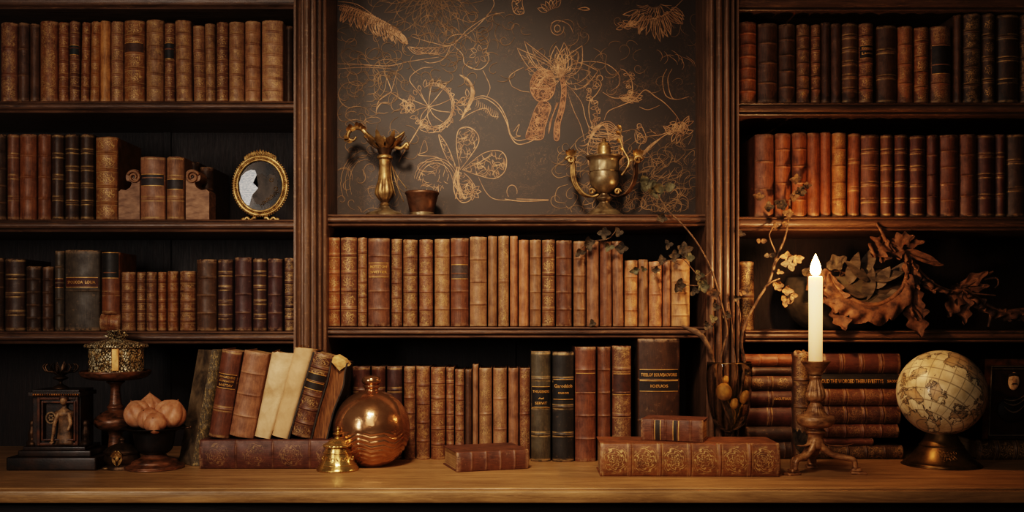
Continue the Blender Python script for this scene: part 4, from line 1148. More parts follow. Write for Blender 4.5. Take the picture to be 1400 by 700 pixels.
# ------------------------------------------------------------------ left desk group
Ys = YD(636) + .0
Ys = YD(644) + .06
def kx(px): return PX(px, Ys)
root = thing('shrine_clock', (PX(84, Ys), Ys, 0), 'dark stepped shrine-like clock case with a relief of a robed person, far left', 'clock case')
SH = surf('ebonised_wood', '#3a261a', '#140c08', .38, 0, 30, .2, coat=.3)
sc_ = (CD + Ys) / CD / 500
def zz(py): return PZ(py, Ys - .05)
xc = PX(84, Ys)
bm = bmesh.new(); box(bm, PX(23, Ys), PX(143, Ys), Ys - .055, Ys + .07, 0, .034, .004); obj('plinth', bm, SH, root)
bm = bmesh.new(); box(bm, PX(36, Ys), PX(134, Ys), Ys - .045, Ys + .06, .034, .050, .003); box(bm, PX(42, Ys), PX(126, Ys), Ys - .042, Ys + .055, .050, .060, .002); obj('step', bm, SH, root)
zt_ = zz(535); xl, xr = PX(52, Ys), PX(117, Ys)
bm = bmesh.new(); box(bm, xl, xr, Ys - .030, Ys + .05, .060, zt_ - .012, .002); obj('case_body', bm, SH, root, smooth=False)
BR = surf('chestnut_moulding', '#6e4226', '#2e1a10', .35, 0, 40, .1, coat=.3)
def fr(x0, x1, z0, z1, w, y, mat, name):
    bm = bmesh.new()
    box(bm, x0, x0 + w, y, y + .008, z0, z1, .0015); box(bm, x1 - w, x1, y, y + .008, z0, z1, .0015)
    box(bm, x0 + w, x1 - w, y + .0003, y + .0083, z0, z0 + w, .0015); box(bm, x0 + w, x1 - w, y + .0003, y + .0083, z1 - w, z1, .0015); return obj(name, bm, mat, root, smooth=False)
fr(PX(60, Ys), PX(115, Ys), .062, zt_ - .016, .007, Ys - .038, BR, 'outer_moulding')
fr(PX(67, Ys), PX(113, Ys), .075, zt_ - .026, .005, Ys - .044, BR, 'inner_moulding')
bm = bmesh.new(); box(bm, xl - .004, xr + .006, Ys - .048, Ys + .055, zt_ - .014, zt_ - .003, .002); box(bm, xl + .004, xr, Ys - .040, Ys + .05, zt_ - .003, zt_ + .003, .001); obj('cornice', bm, SH, root, smooth=False)
bm = bmesh.new()
for i in range(20): ball(bm, (xl + .012 + i * .0060, Ys - .049, zt_ - .009), .0032, 1, 1, 1.2, 8, 5)
obj('egg_moulding', bm, surf('dull_gilt', '#a8743c', '#5c3a1c', .4, .6, 50, .2), root)
# robed figure in relief
FG = surf('painted_relief', '#b89068', '#5c4430', .5, .1, 60, .2); FGD = surf('relief_robe', '#8a684a', '#40301f', .5, 0, 50, .2)
bm = bmesh.new(); fx = PX(97, Ys); yy = Ys - .036
zf = lambda py: PZ(py, Ys - .036)
prof = []
for i in range(21):
    u = i / 20; py = 607 - u * 46
    w_ = .024 - .007 * math.sin(PI * u) + (.003 if u > .75 else 0) - (.009 if u > .95 else 0)
    prof.append((w_, zf(py)))
lathe(bm, prof, (fx, yy, 0), 20, lambda a, r, z: r * (1 + .10 * math.cos(a * 9 + z * 60)), 1, .45)
obj('robe', bm, FGD, root)
bm = bmesh.new()
P = catmull([Vector((fx - .012, yy - .006, zf(564))), Vector((fx - .021, yy - .010, zf(578))), Vector((fx - .024, yy - .011, zf(592))), Vector((fx - .028, yy - .010, zf(603)))], 5); tube(bm, P, [.006, .005, .0045, .003], 9)
for q in range(5): tube(bm, [Vector((fx - .028 + q * .0018 - .003, yy - .011, zf(603))), Vector((fx - .030 + q * .0022 - .004, yy - .012, zf(607 - abs(q - 2))))], [.0011, .0008], 5)
P = catmull([Vector((fx + .012, yy - .006, zf(564))), Vector((fx + .019, yy - .008, zf(578))), Vector((fx + .014, yy - .012, zf(588)))], 5); tube(bm, P, [.006, .005, .004], 9)
# shoulders, neck and head
lathe(bm, smooth_prof([(0, zf(570)), (.018, zf(568)), (.020, zf(564)), (.012, zf(560)), (.006, zf(557)), (.0055, zf(554))]), (fx, yy - .002, 0), 16, None, 1, .6)
def headf(v, a, ph):
    if v.y < 0:
        v = v.copy(); fz = v.z / .011; fx_ = v.x / .0085
        if abs(fx_) < .25 and -.35 < fz < .15: v.y -= .0022
        if .05 < fz < .35 and .25 < abs(fx_) < .65: v.y += .0012
        if -.6 < fz < -.42 and abs(fx_) < .4: v.y -= .0008
    return v
ball(bm, (fx, yy - .006, zf(548)), .011, .8, .85, 1.1, 22, 18, headf)
obj('person_relief', bm, FG, root)
bm = bmesh.new()
ball(bm, (fx - .001, yy - .002, zf(544)), .0125, .95, .9, 1, 16, 10); obj('head_wrap', bm, surf('relief_wrap', '#6a4630', '#2e1c12', .5, 0, 80, .5), root)
bm = bmesh.new(); p0 = Vector((PX(80, Ys), Ys - .042, zf(571)))
tube(bm, [p0 + Vector((.012 * math.cos(t / 10 * PI), 0, .014 * math.sin(t / 10 * PI))) for t in range(21)], [.0028, .0028], 7)
for i in range(6): a = i * PI / 3; ball(bm, p0 + Vector((.005 * math.cos(a), 0, .006 * math.sin(a))), .0035, 1, .5, 1, 8, 5)
obj('round_emblem', bm, surf('ivory_emblem', '#a88a64', '#5a4630', .5, .1, 60, .3), root)
# finial urn with scrolled leaves
ct = (PX(83, Ys), Ys, zt_ + .003)
V('finial_cup', [(0, 0), (.020, 0), (.016, .006), (.006, .012), (.005, .020), (.017, .026), (.018, .030), (.008, .034), (0, .034)], ct, BRASSD, root)
bm = bmesh.new()
for i in range(8):
    a = i * PI / 4; s = math.cos(a)
    P = catmull([Vector(ct) + Vector((0, 0, .032)), Vector(ct) + Vector((s * .02, math.sin(a) * .012, .044)), Vector(ct) + Vector((s * .038, math.sin(a) * .02, .046)), Vector(ct) + Vector((s * .046, math.sin(a) * .02, .058)), Vector(ct) + Vector((s * .038, math.sin(a) * .02, .066))], 5); tube(bm, P, [.004, .0035, .002], 7)
    leaf(bm, Vector(ct) + Vector((s * .01, math.sin(a) * .01, .036)), (s, math.sin(a) * .5, .5), (0, 0, 1), .035, .007, .5)
obj('scrolled_leaves', bm, BRASSD, root)
for s in (-1, 1):
    bm = bmesh.new(); bx_ = PX(50 if s < 0 else 122, Ys); 
    lathe(bm, smooth_prof([(0, .060), (.014, .060), (.015, .068), (.009, .078), (.011, .092), (.007, .108), (.008, .116), (.006, .124), (.0, .128)]), (bx_, Ys - .02, 0), 14, lambda a, r, z: r * (1 + .15 * math.cos(a * 5 + z * 90)))
    obj('side_ornament', bm, BRASSD, root)

# cake stand
Yc = -.06
k_ = (CD + Yc) / CD / 500
def zc(py): return PZ(py, Yc)
cx = PX(158, Yc); c = (cx, Yc, 0)
root = thing('pedestal_stand', (cx, Yc, 0), 'tall turned dark wooden pedestal stand with round plate, behind the small casket', 'stand')
V('plate', [(0, zc(520)), (.055, zc(519)), (.082, zc(515)), (.090, zc(510)), (.091, zc(507)), (.088, zc(506.5)), (.080, zc(509)), (0, zc(509))], c, MWOOD, root, sub=3)
V('stem', [(.020, zc(520)), (.024, zc(522)), (.015, zc(526)), (.012, zc(532)), (.015, zc(548)), (.017, zc(553)), (.022, zc(556)), (.019, zc(560)), (.024, zc(561)), (.036, zc(565)), (.050, zc(570)), (.055, zc(575)), (.052, zc(581)), (.040, zc(586)), (.020, zc(590)), (.017, zc(598)), (.02, zc(612)), (.022, zc(622)), (.029, .012), (.030, .006), (.030, 0), (0, 0)], c, MWOOD, root, sub=3)
# jewelled box on the plate
Yj = -.062; zj = zc(509) + .0005
cj = (PX(159, Yj), Yj, zj)
root = thing('trinket_box', cj, 'glittering engraved metal trinket box with bow finial on the pedestal stand', 'box')
def gl(a, r, z): return r * (1 + .035 * abs(math.sin(a * 9)) + .02 * noise.noise(Vector((math.cos(a) * 9, math.sin(a) * 9, z * 260))))
V('box_body', [(0, 0), (.062, 0), (.068, .003), (.066, .008), (.067, .030), (.070, .062), (.072, .068)], cj, SILVER, root, 110, gl, 8, 1, .75)
V('lid', [(.074, .064), (.080, .067), (.081, .071), (.076, .074), (.050, .082), (.024, .087), (.012, .089), (0, .09)], cj, SILVER, root, 110, gl, 6, 1, .75)
bm = bmesh.new()
for i in range(70):
    a = 2 * PI * i / 70; ball(bm, (cj[0] + .079 * math.cos(a), cj[1] + .060 * math.sin(a), zj + .0705 + .002 * math.sin(i * 2.1)), .0036, 1, 1, 1, 7, 5)
obj('beaded_rim', bm, SILVER, root)
bm = bmesh.new(); x_ = PX(158.5, Yj - .05); box(bm, x_ - .0095, x_ + .0095, Yj - .0560, Yj - .0500, zj + .006, zj + .064, .0015)
tag(obj('gold_clasp_plate', bm, surf('gold_plate', '#d8a868', '#b07c40', .35, .6, 30, .05), root, smooth=False), 'smooth upright gold plate')
bm = bmesh.new()
for i in range(150):       # fine wire scrolls wrapped round the box
    a0 = R.uniform(0, 2 * PI); zq = R.uniform(.006, .062)
    p = Vector((cj[0] + .0705 * math.cos(a0), cj[1] + .0530 * math.sin(a0), zj + zq))
    tt = Vector((-math.sin(a0), math.cos(a0) * .75, 0)); k0 = R.uniform(0, 6); st_ = R.uniform(.3, .8); hx = R.uniform(.003, .006)
    P = [p + tt * (hx * math.cos(t * st_ + k0) * (1 - t / 16)) + Vector((0, 0, hx * 1.4 * math.sin(t * st_ + k0) * (1 - t / 16))) for t in range(11)]
    tube(bm, P, [.0010, .0007], 4)
obj('filigree', bm, GILT, root)
bm = bmesh.new(); q0 = Vector(cj) + Vector((0, 0, .088))
for i in range(16):
    a = i * 2 * PI / 16; el = .35 + .5 * (i % 3)
    d_ = Vector((math.cos(a), math.sin(a) * .8, el)).normalized(); L_ = .036 if el < 1 else .030
    side = d_.cross(Vector((0, 0, 1))).normalized()
    P = [q0 + d_ * (L_ * math.sin(PI * t / 10)) * .9 + side * (.007 * math.sin(2 * PI * t / 10)) for t in range(11)]
    tube(bm, P, [.0022, .0018], 6)
for i in range(20): d_ = Vector((R.gauss(0, 1), R.gauss(0, .7), abs(R.gauss(0, 1)))).normalized(); ball(bm, q0 + d_ * R.uniform(.008, .030), .0034, 1, 1, 1, 7, 5)
obj('bow_finial', bm, SILVER, root)

# small casket
Yk = -.137
root = thing('casket', (PX(167, Yk), Yk, 0), 'small dark bronze casket with ornate clasp beside the fruit dish', 'casket')
ck = (PX(167, Yk), Yk, 0)
V('casket_body', [(0, 0), (.040, 0), (.043, .003), (.041, .009), (.036, .011), (.041, .018), (.044, .028), (.042, .038), (.043, .042), (.0, .042)], ck, BRASSD, root, 8 * 6, lambda a, r, z: r * (1 + .04 * abs(math.sin(a * 4))), 4, 1, .8)
V('lid', [(.043, .041), (.045, .045), (.038, .053), (.022, .062), (.010, .066), (.006, .070), (.009, .076), (.004, .082), (0, .084)], ck, BRASSD, root, 48, lambda a, r, z: r * (1 + .05 * abs(math.sin(a * 6))), 4, 1, .8)
bm = bmesh.new(); p = Vector(ck) + Vector((.004, -.040, .028))
for s in (-1, 1):
    for kk in range(3): tube(bm, [p + Vector((s * (.002 + .010 * math.sin(t / 9 * PI)), -.004, .016 - .030 * t / 9 + kk * .004)) for t in range(10)], [.0018, .0012], 6)
    for q in range(4): leaf(bm, p + Vector((0, -.003, .012)), (s * (q + 1) * .4, -.3, 1 - q * .4), (0, -1, 0), .016, .004, .4)
ball(bm, p + Vector((0, -.005, .004)), .006, 1, .6, 1.2, 10, 7)
obj('clasp', bm, GILT, root)
for s in (-1, 1):
    bm = bmesh.new(); ball(bm, (ck[0] + s * .034, Yk - .022, .004), .0085, 1.2, 1, .5, 10, 6); obj('foot', bm, BRASS, root)
Yq = .1
root = thing('wooden_block', (PX(147, Yq), Yq, 0), 'plain dark wooden block in shadow between the clock case and the casket', 'block')
bm = bmesh.new(); box(bm, PX(138, Yq), PX(155, Yq), Yq, Yq + .05, 0, .115, .004); obj('block_body', bm, DWOOD, root, smooth=False)
bm = bmesh.new(); box(bm, PX(137, Yq), PX(156, Yq), Yq - .002, Yq + .052, .115, .121, .002); obj('cap', bm, DWOOD, root, smooth=False)

# fruit dish with bulbs
Yd = YD(646) + .075
k_ = (CD + Yd) / CD / 500
def zd(py): return PZ(py, Yd)
cd = (PX(211, Yd), Yd, 0)
root = thing('footed_dish', cd, 'dark footed dish holding peach coloured garlic bulbs on the desk', 'dish')
V('foot', [(0, 0), (.068, 0), (.075, .004), (.074, .009), (.060, .014), (.058, .019), (.050, .024), (.036, .028), (.030, .034), (.027, .038)], cd, MWOOD, root)
V('bowl', [(.026, .036), (.040, .044), (.047, .056), (.051, .080), (.054, zd(590)), (.066, zd(587)), (.078, zd(585)), (.079, zd(583.5)), (.060, zd(586)), (.045, .090), (.030, .080), (0, .078)], cd, surf('black_iron_dish', '#2c201a', '#120d0a', .4, .4, 30, .1), root, 64, lambda a, r, z: r * (1 + (.03 * math.cos(a * 7) if r > .055 and z > .06 else 0)), 4)
bm = bmesh.new(); P = catmull([Vector((cd[0] + .072, Yd, zd(585))), Vector((cd[0] + .085, Yd, zd(585))), Vector((cd[0] + .095, Yd, zd(584)))], 4); tube(bm, P, [.003, .0025], 7); ball(bm, P[-1], .0045, 1, 1, 1, 10, 7); obj('side_handle', bm, BRASSD, root)
m, t, b = newmat('garlic_skin')
tc = t.node('ShaderNodeTexCoord').outputs['Object']
n1 = t.noise(tc, 30, 5, .6); n2 = t.noise(t.mapping(tc, (1, 1, .25)), 200, 3)
t.link(t.mix(t.rng(n2, .4, .7, 0, .35), t.mix(t.rng(n1, .35, .65), lin('#a8704c'), lin('#d6a07a')), lin('#8a5236')), b.inputs['Base Color']); b.inputs['Roughness'].default_value = .5
b.inputs['Subsurface Weight'].default_value = .2; b.inputs['Subsurface Radius'].default_value = (.01, .004, .002); b.inputs['Subsurface Scale'].default_value = .5
GAR = m
def bulb(px, py, r, dy, lobes, point, label, rot=(0, 0, 0), sz=.9):
    Yb_ = Yd + dy; cc = P3(px, py, Yb_)
    M_ = Matrix.Rotation(rot[0], 3, 'X') @ Matrix.Rotation(rot[1], 3, 'Y') @ Matrix.Rotation(rot[2], 3, 'Z')
    rt = thing('garlic_bulb', cc - Vector((0, 0, r * .8)), label, 'garlic bulb', 'garlic bulbs in the footed dish')
    def fn(v, a, ph):
        k = .80 + .20 * abs(math.cos(a * lobes / 2 + .4)) ** .6
        kk = 1 - (1 - k) * math.sin(ph) ** .7
        v = Vector((v.x * kk, v.y * kk, v.z))
        if ph < .8: v.z += r * point * (1 - ph / .8) ** 1.6; v.x *= .75 + .25 * ph / .8; v.y *= .75 + .25 * ph / .8
        return v
    bm = bmesh.new(); ball(bm, cc, r, 1, 1, sz, 56, 34, fn, M_); obj('cloves', bm, GAR, rt)
    bm = bmesh.new(); tp = cc + M_ @ Vector((0, 0, r * (sz + point) * .93)); tube(bm, [tp, tp + M_ @ Vector((0, 0, r * .14))], [r * .07, r * .04], 7); obj('stem_tip', bm, surf('dry_tip', '#8a6038', '#5a3a20', .8), rt)
    bm = bmesh.new(); bp = cc - M_ @ Vector((0, 0, r * sz * .93)); ball(bm, bp, r * .2, 1, 1, .5, 10, 6); obj('root_plate', bm, surf('dry_tip', '#8a6038', '#5a3a20', .8), rt)
bulb(189, 566, .039, -.005, 6, .08, 'garlic bulb at the left of the footed dish', (0, -.5, 0))
bulb(233, 566, .041, -.005, 6, .08, 'garlic bulb at the right of the footed dish', (0, .5, .4))
bulb(206, 559, .036, .02, 5, .30, 'topmost pointed garlic bulb in the footed dish', (0, -.05, 0))
bulb(203, 572, .030, -.035, 5, .08, 'garlic bulb at the front left of the footed dish', (.7, -.2, .3))
bulb(212, 578, .029, -.052, 5, .02, 'small garlic bulb lowest at the front rim of the dish', (1.0, .1, 0))
bulb(222, 563, .030, .03, 6, .1, 'garlic bulb half hidden behind the others in the dish', (0, .2, .6))

# ------------------------------------------------------------------ copper flask and bell
Yk = YD(640) + .045
fc = PX(508, Yk); kk_ = (CD + Yk) / CD / 500
rad = 52.5 * kk_
root = thing('copper_flask', (fc, Yk, 0), 'round polished copper flask with knob stopper beside the brass bell', 'flask')
bm = bmesh.new()
prof = []
for i in range(73):
    a = PI * i / 72; prof.append((rad * math.sin(a), rad * 1.02 * (1 - math.cos(a)) - .006))
prof = [(r_, max(z_, 0)) for r_, z_ in prof if not (z_ < -.0001 and r_ < .01)]
prof = [(0, 0)] + [p for p in prof if p[1] > 0][:-4]
def wave(a, r, z):
    if z < rad * 1.0:
        k = min(1, (rad * 1.0 - z) / (rad * .15)) * min(1, z / .02)
        tri = abs(((a * 7 / PI * 1.3) % 2) - 1)
        s = math.sin((z / .0125 + tri * .9 + .35 * math.sin(a * 5)) * 2 * PI)
        return r + .0011 * k * s
    return r + .0006 * noise.noise(Vector((math.cos(a) * 4, math.sin(a) * 4, z * 50)))
def dens(P_, sub):
    o = []
    for a_, c_ in zip(P_, P_[1:]):
        for q in range(sub): o.append((a_[0] + (c_[0] - a_[0]) * q / sub, a_[1] + (c_[1] - a_[1]) * q / sub))
    return o + [P_[-1]]
lathe(bm, dens(prof, 3), (fc, Yk, 0), 220, wave); obj('flask_body', bm, COPPER, root)
zt_ = prof[-1][1]
zn = PZ(534, Yk) - .004
V('neck', [(.026, zn - .006), (.020, zn), (.018, zn + .006), (.018, zn + .010), (.021, zn + .013), (.022, zn + .018), (.018, zn + .020)], (fc, Yk, 0), COPPER, root, sub=3)
V('stopper', [(.014, zn + .018), (.020, zn + .021), (.025, zn + .026), (.0255, zn + .033), (.022, zn + .040), (.012, zn + .044), (0, zn + .045)], (fc, Yk, 0), COPPER, root, sub=4)

Yb2 = YD(647) + .053
bc_ = (PX(462, Yb2), Yb2, 0)
root = thing('brass_bell', bc_, 'small engraved brass hand bell in front of the copper flask', 'bell')
BELL = surf('shiny_brass', '#e0bc7c', '#a07a44', .17, .85, 30, .35, 110, r2=.3)
V('bell_body', [(.045, .001), (.053, 0), (.0545, .003), (.052, .008), (.044, .020), (.038, .036), (.034, .052), (.031, .060), (.026, .066), (0, .068)], bc_, BELL, root, 64)
V('shoulder', [(.030, .059), (.036, .061), (.037, .064), (.034, .067), (.028, .070), (.020, .077), (.012, .081), (0, .083)], bc_, BELL, root, 64, lambda a, r, z: r * (1 + .05 * abs(math.sin(a * 10))), 3)
V('handle', [(.006, .080), (.009, .083), (.005, .087), (.007, .090), (.012, .093), (.0125, .095), (.006, .097), (.003, .101), (.005, .105), (.0025, .109), (0, .113)], bc_, BELL, root, 32, None, 3)
for zz_ in (.016, .046):
    bm = bmesh.new(); rr_ = .0465 if zz_ < .02 else .0365; tube(bm, [Vector(bc_) + Vector((rr_ * math.cos(2 * PI * i / 48), rr_ * math.sin(2 * PI * i / 48), zz_)) for i in range(49)], [.0012, .0012], 6, False); obj('raised_ring', bm, BELL, root)
bm = bmesh.new()
for i in range(22):
    a = 2 * PI * i / 22
    for z_, r_ in ((.030, .0405),):
        P = [Vector(bc_) + Vector(((r_) * math.cos(a + .09 * math.cos(t * .7)), (r_) * math.sin(a + .09 * math.cos(t * .7)), z_ + .009 * math.sin(t * .7 + i) * (1 - t / 14))) for t in range(11)]
        tube(bm, P, [.001, .0008], 4)
obj('engraved_band', bm, BELL, root)
bm = bmesh.new(); ball(bm, Vector(bc_) + Vector((0, 0, .014)), .009, 1, 1, 1, 14, 8); tube(bm, [Vector(bc_) + Vector((0, 0, .06)), Vector(bc_) + Vector((0, 0, .014))], [.0015, .0015], 6); obj('clapper', bm, BRASSD, root)

# ------------------------------------------------------------------ lying books on the desk
def lying(x, y, z, thick, length, depth, yaw, col, kind, label, **kw):
    return book(thick, length, depth, (x, y, z + thick / 2), col, kind, label, kw.pop('group', None), rot=(0, PI / 2, yaw), **kw)
lying(-.1400, -.198, .0003, .050, .192, .145, math.radians(17.8), 'chest', 'p', 'small reddish brown book lying alone on the front of the desk', N=5, b=.005)
bigT = PZ(606.5, YD(652)) 
YB = YD(652)
lying(PX(821, YB), YB + .008, 0, bigT, PX(1066, YB) - PX(821, YB), .135, math.radians(-.8), 'amber', 'm', 'large golden brown book with gilt panels lying flat on the desk', N=6, b=.009, motif=1, gold=.7, ragged=.003)
lying(.3265, -.200, bigT + .0005, .054, .156, .10, math.radians(-19), 'chest', 'p', 'small banded chestnut book lying on the large golden brown book', N=5, b=.004,
      band=[(.036, .050, '33241a'), (.082, .096, '33241a')])

# ------------------------------------------------------------------ stacks at the right
def stack(items, x0, Y, grp, where):
    z = 0
    for (py0, py1, l, r, col, kind, lab, kw) in items:
        zt = PZ(py0, Y); th = zt - z - .0006
        xl_, xr_ = PX(l, Y), PX(r, Y)
        book(th, xr_ - xl_, .13, (xl_, Y + R.uniform(0, .006), z + th / 2 + .0003), col, kind, lab, grp, rot=(0, PI / 2, 0), **kw)
        z = zt
L1 = xL = .21
Y2 = .03
stack([
 (609, 628, 1108, 1234, 'dark', 'f', 'dark worn book at the bottom of the right stack', dict(N=5)),
 (599, 609, 1106, 1194, 'chest', 's', 'thin reddish book second from bottom of the right stack', dict()),
 (580, 599, 1106, 1228, 'red', 'r', 'reddish ribbed book third from bottom of the right stack', dict(N=5, motif=.4)),
 (555, 580, 1106, 1231, 'red', 'm', 'reddish book with bright bands in the middle of the right stack', dict(N=5, motif=.3)),
 (531, 555, 1106, 1229, 'chest', 'm', 'chestnut book directly under the black lettered book in the right stack', dict(N=5, motif=.35)),
 (511, 531, 1105, 1232, 'black', 'l', 'black book with gilt lettering along its spine, second from top of right stack', dict(N=1, lying=True, gold=.6, title=[('OUD THE WOROED THEBU EVESTTYS', .118, .016, .17), ('SEAODOW', .232, .010, .036)])),
 (483, 511, 1124, 1231, 'red', 'l', 'thick reddish book on top of the right stack', dict(N=4, gold=.5))], 0, Y2, None, '')
stack([
 (604, 628, 1018, 1086, 'dark', 'p', 'dark book at the bottom of the stack behind the glass vase', {}),
 (583, 604, 1020, 1086, 'dark', 's', 'dark smooth book second from bottom behind the glass vase', {}),
 (556, 583, 1018, 1086, 'red', 'l', 'reddish ruled book in the middle of the stack behind the glass vase', dict(N=2)),
 (534, 556, 1020, 1086, 'red', 'l', 'reddish book with a lettered panel in the stack behind the glass vase', dict(N=2, lying=True, title=[('FAGUTOUS', .098, .010, .045)])),
 (514, 534, 1018, 1087, 'umber', 'm', 'brown book with gilt panel, third from top behind the glass vase', dict(N=2, motif=.6)),
 (501, 514, 1028, 1086, 'dark', 's', 'thin dark book second from top behind the glass vase', {}),
 (484, 501, 1014, 1086, 'rust', 'p', 'rusty book with cracked spine on top of the stack behind the vase', dict(N=3, ragged=.003))], 0, .03, None, '')
Yo = .0
ow = PX(1106, Yo) - PX(1086, Yo)
r_ = book(ow, PZ(482, Yo), .13, (PX(1096, Yo), Yo, 0), 'umber', 'f', 'upright ornate brown book with frayed crest between the two stacks', None, N=4, ragged=.006)
bm = bmesh.new()
for i in range(26): ball(bm, (R.uniform(-.016, .016), R.uniform(-.008, .01), PZ(482, Yo) + R.uniform(-.014, .004)), R.uniform(.003, .007), 1, .8, 1, 8, 5)
obj('frayed_crest', bm, surf('frayed_leather', '#8a6038', '#3a2616', .7, .1, 60, .6), r_, world=False)
bm = bmesh.new()
for i in range(5): leaf(bm, Vector((.0, -.012, .02)), (-.45 + i * .2, -.15, 1), (0, -1, 0), .085 - i * .008, .012, .15, 0, .2)
obj('leaf_ornament', bm, DLEAF2, r_, world=False)
# carved book in the right compartment behind the vine
Yv = .03
book(PX(1031, Yv) - PX(1011, Yv), PZ(358, Yv) - PZ(452, 0), .12, (PX(1021, Yv), Yv, PZ(452, 0)), 'umber', 'f', 'brown gilt carved book standing behind the vine left of the candle flame', None, N=2, motif=.9, gold=1)

# ------------------------------------------------------------------ globe
Yg = -.07; gk = (CD + Yg) / CD / 500
gr = 58 * gk; gc = P3(1287, 537, Yg)
root = thing('globe', (gc.x, Yg, 0), 'antique cream terrestrial globe on a brass cone foot at the right', 'globe')
m, t, b = newmat('globe_map')
tcn = t.node('ShaderNodeTexCoord').outputs['Object']
mp = t.mapping(tcn, (1 / gr,) * 3, (0, 0, 0), (math.radians(28), math.radians(-30), math.radians(20)))
sp = t.node('ShaderNodeSeparateXYZ'); t.link(mp, sp.inputs[0]); X_, Y_, Z_ = sp.outputs
lat = t.m('ARCSINE', t.m('MULTIPLY', Z_, .999)); lon = t.m('ARCTAN2', Y_, X_)
def grid(v, n, w):
    f_ = t.m('FRACT', t.m('MULTIPLY', v, n / (2 * PI))); return t.rng(t.m('ABSOLUTE', t.m('SUBTRACT', f_, .5)), .5 - w * 1.6, .5 - w * .8, 0, 1)
g1 = grid(lat, 24, .045); g2 = t.m('MULTIPLY', grid(lon, 24, .03), t.rng(t.m('ABSOLUTE', Z_), .9, .95, 1, 0))
gg = t.m('MAXIMUM', g1, g2)
land = t.noise(mp, 1.5, 7, .62, .35)
coast = t.rng(t.m('ABSOLUTE', t.m('SUBTRACT', land, .515)), .004, .014, 1, 0)
coast2 = t.rng(t.m('ABSOLUTE', t.m('SUBTRACT', land, .53)), .004, .012, .5, 0)
shade = t.m('MULTIPLY', t.rng(land, .50, .515), t.rng(land, .60, .52, 0, 1))
lett = t.noise(t.mapping(mp, (9, 9, 26)), 3, 2)
lett2 = t.m('MULTIPLY', t.rng(lett, .66, .70), t.rng(t.noise(mp, 3, 2), .45, .55))
stain = t.noise(mp, 2.2, 5, .6)
base = t.mix(t.rng(stain, .35, .65), lin('#c8b288'), lin('#f0e2c0'))
base = t.mix(t.m('MULTIPLY', t.rng(land, .515, .56), .5), base, lin('#a8763c'))
base = t.mix(t.m('MULTIPLY', shade, .35), base, lin('#5c4a30'))
ink = t.m('MAXIMUM', t.m('MULTIPLY', gg, .55), t.m('MAXIMUM', t.m('MAXIMUM', coast, coast2), t.m('MULTIPLY', lett2, .5)))
t.link(t.mix(ink, base, lin('#2a2118')), b.inputs['Base Color']); b.inputs['Roughness'].default_value = .42
b.inputs['Coat Weight'].default_value = .15
bm = bmesh.new(); ball(bm, (0, 0, 0), gr, 1, 1, 1, 96, 60)
o = obj('globe_ball', bm, m, root, world=False, loc=(0, 0, gc.z))
zb_ = gc.z - gr
V('brass_foot', [(0, 0), (.094, 0), (.097, .003), (.095, .008), (.088, .012), (.076, .024), (.062, .042), (.056, .050), (.057, .053), (.054, .055), (.046, .066), (.038, zb_ + .004), (.036, zb_ + .010), (.030, zb_ + .010), (0, zb_ + .002)], (gc.x, Yg, 0), surf('foot_brass', '#8c6e46', '#4a3820', .3, .85, 14, .08, r2=.45), root, 64, None, 4)
bm = bmesh.new()
for i in range(22):       # embossed cartouche on the cone
    cx_, cz_ = R.uniform(-.020, .020), R.uniform(.022, .040)
    P = []
    for q in range(10):
        xx = cx_ + .006 * math.cos(q * .7 + i) * (1 - q / 13); z_ = cz_ + .006 * math.sin(q * .7 + i) * (1 - q / 13)
        rr_ = .0765 - (z_ - .024) * .80 + .0005; rr_ = max(rr_, abs(xx) + .001)
        P.append(Vector((gc.x - .010 + xx, Yg - math.sqrt(max(rr_ * rr_ - (xx - .010) ** 2, 0)), z_)))
    tube(bm, P, [.0011, .0009], 5)
obj('embossed_cartouche', bm, surf('foot_relief', '#a8864e', '#5c4222', .35, .8, 30, .1), root)

# framed portrait leaning at the far right on a thick book
Yp = .02
book(PZ(602, Yp) , PX(1412, Yp) - PX(1336, Yp), .15, (PX(1336, Yp), Yp, PZ(602, Yp) / 2), 'dark', 'm', 'thick dark book lying under the framed portrait at the far right', None, rot=(0, PI / 2, 0), N=3)
zq = PZ(602, Yp)
root = thing('framed_portrait', (PX(1385, Yp), Yp + .01, zq), 'dark framed portrait of a moustached person in uniform, far right', 'portrait')
fw, fhh = PX(1425, Yp) - PX(1344, Yp), PZ(491, Yp) - zq
sh_ = .060
Mx = Matrix.Translation((PX(1344, Yp), Yp + .01, zq)) @ Matrix.Rotation(math.radians(-7), 4, 'X')
def fpt(u, v, y=0): return Mx @ Vector((u + v * .10, y, v))
def quadbox(u0, u1, v0, v1, y0, y1, mat, name):
    bm = bmesh.new(); vs = []
    for y in (y0, y1):
        for (u, v) in ((u0, v0), (u1, v0), (u1, v1), (u0, v1)): vs.append(bm.verts.new(fpt(u, v, y)))
    for q in ((0, 1, 2, 3), (4, 7, 6, 5), (0, 4, 5, 1), (1, 5, 6, 2), (2, 6, 7, 3), (3, 7, 4, 0)): bm.faces.new([vs[i] for i in q])
    return obj(name, bm, mat, root, smooth=False)
quadbox(0, fw, 0.002, fhh, .0, .03, SH, 'frame_body')
quadbox(.0, .016, 0.002, fhh, -.004, 0, BR, 'frame_side')
quadbox(.016, fw, fhh - .018, fhh, -.004, 0, BR, 'frame_top')
GRAYL = surf('silver_line', '#c8b8a0', '#807058', .4, .5, 40, 0)
quadbox(.018, fw - .004, fhh - .021, fhh - .0195, -.005, 0, GRAYL, 'inlay_line'); quadbox(.018, fw - .004, fhh - .028, fhh - .027, -.005, 0, GRAYL, 'inlay_line'); quadbox(.018, .0195, .014, fhh - .02, -.005, 0, GRAYL, 'inlay_line'); quadbox(.018, fw - .004, .012, .0135, -.005, 0, GRAYL, 'inlay_line')
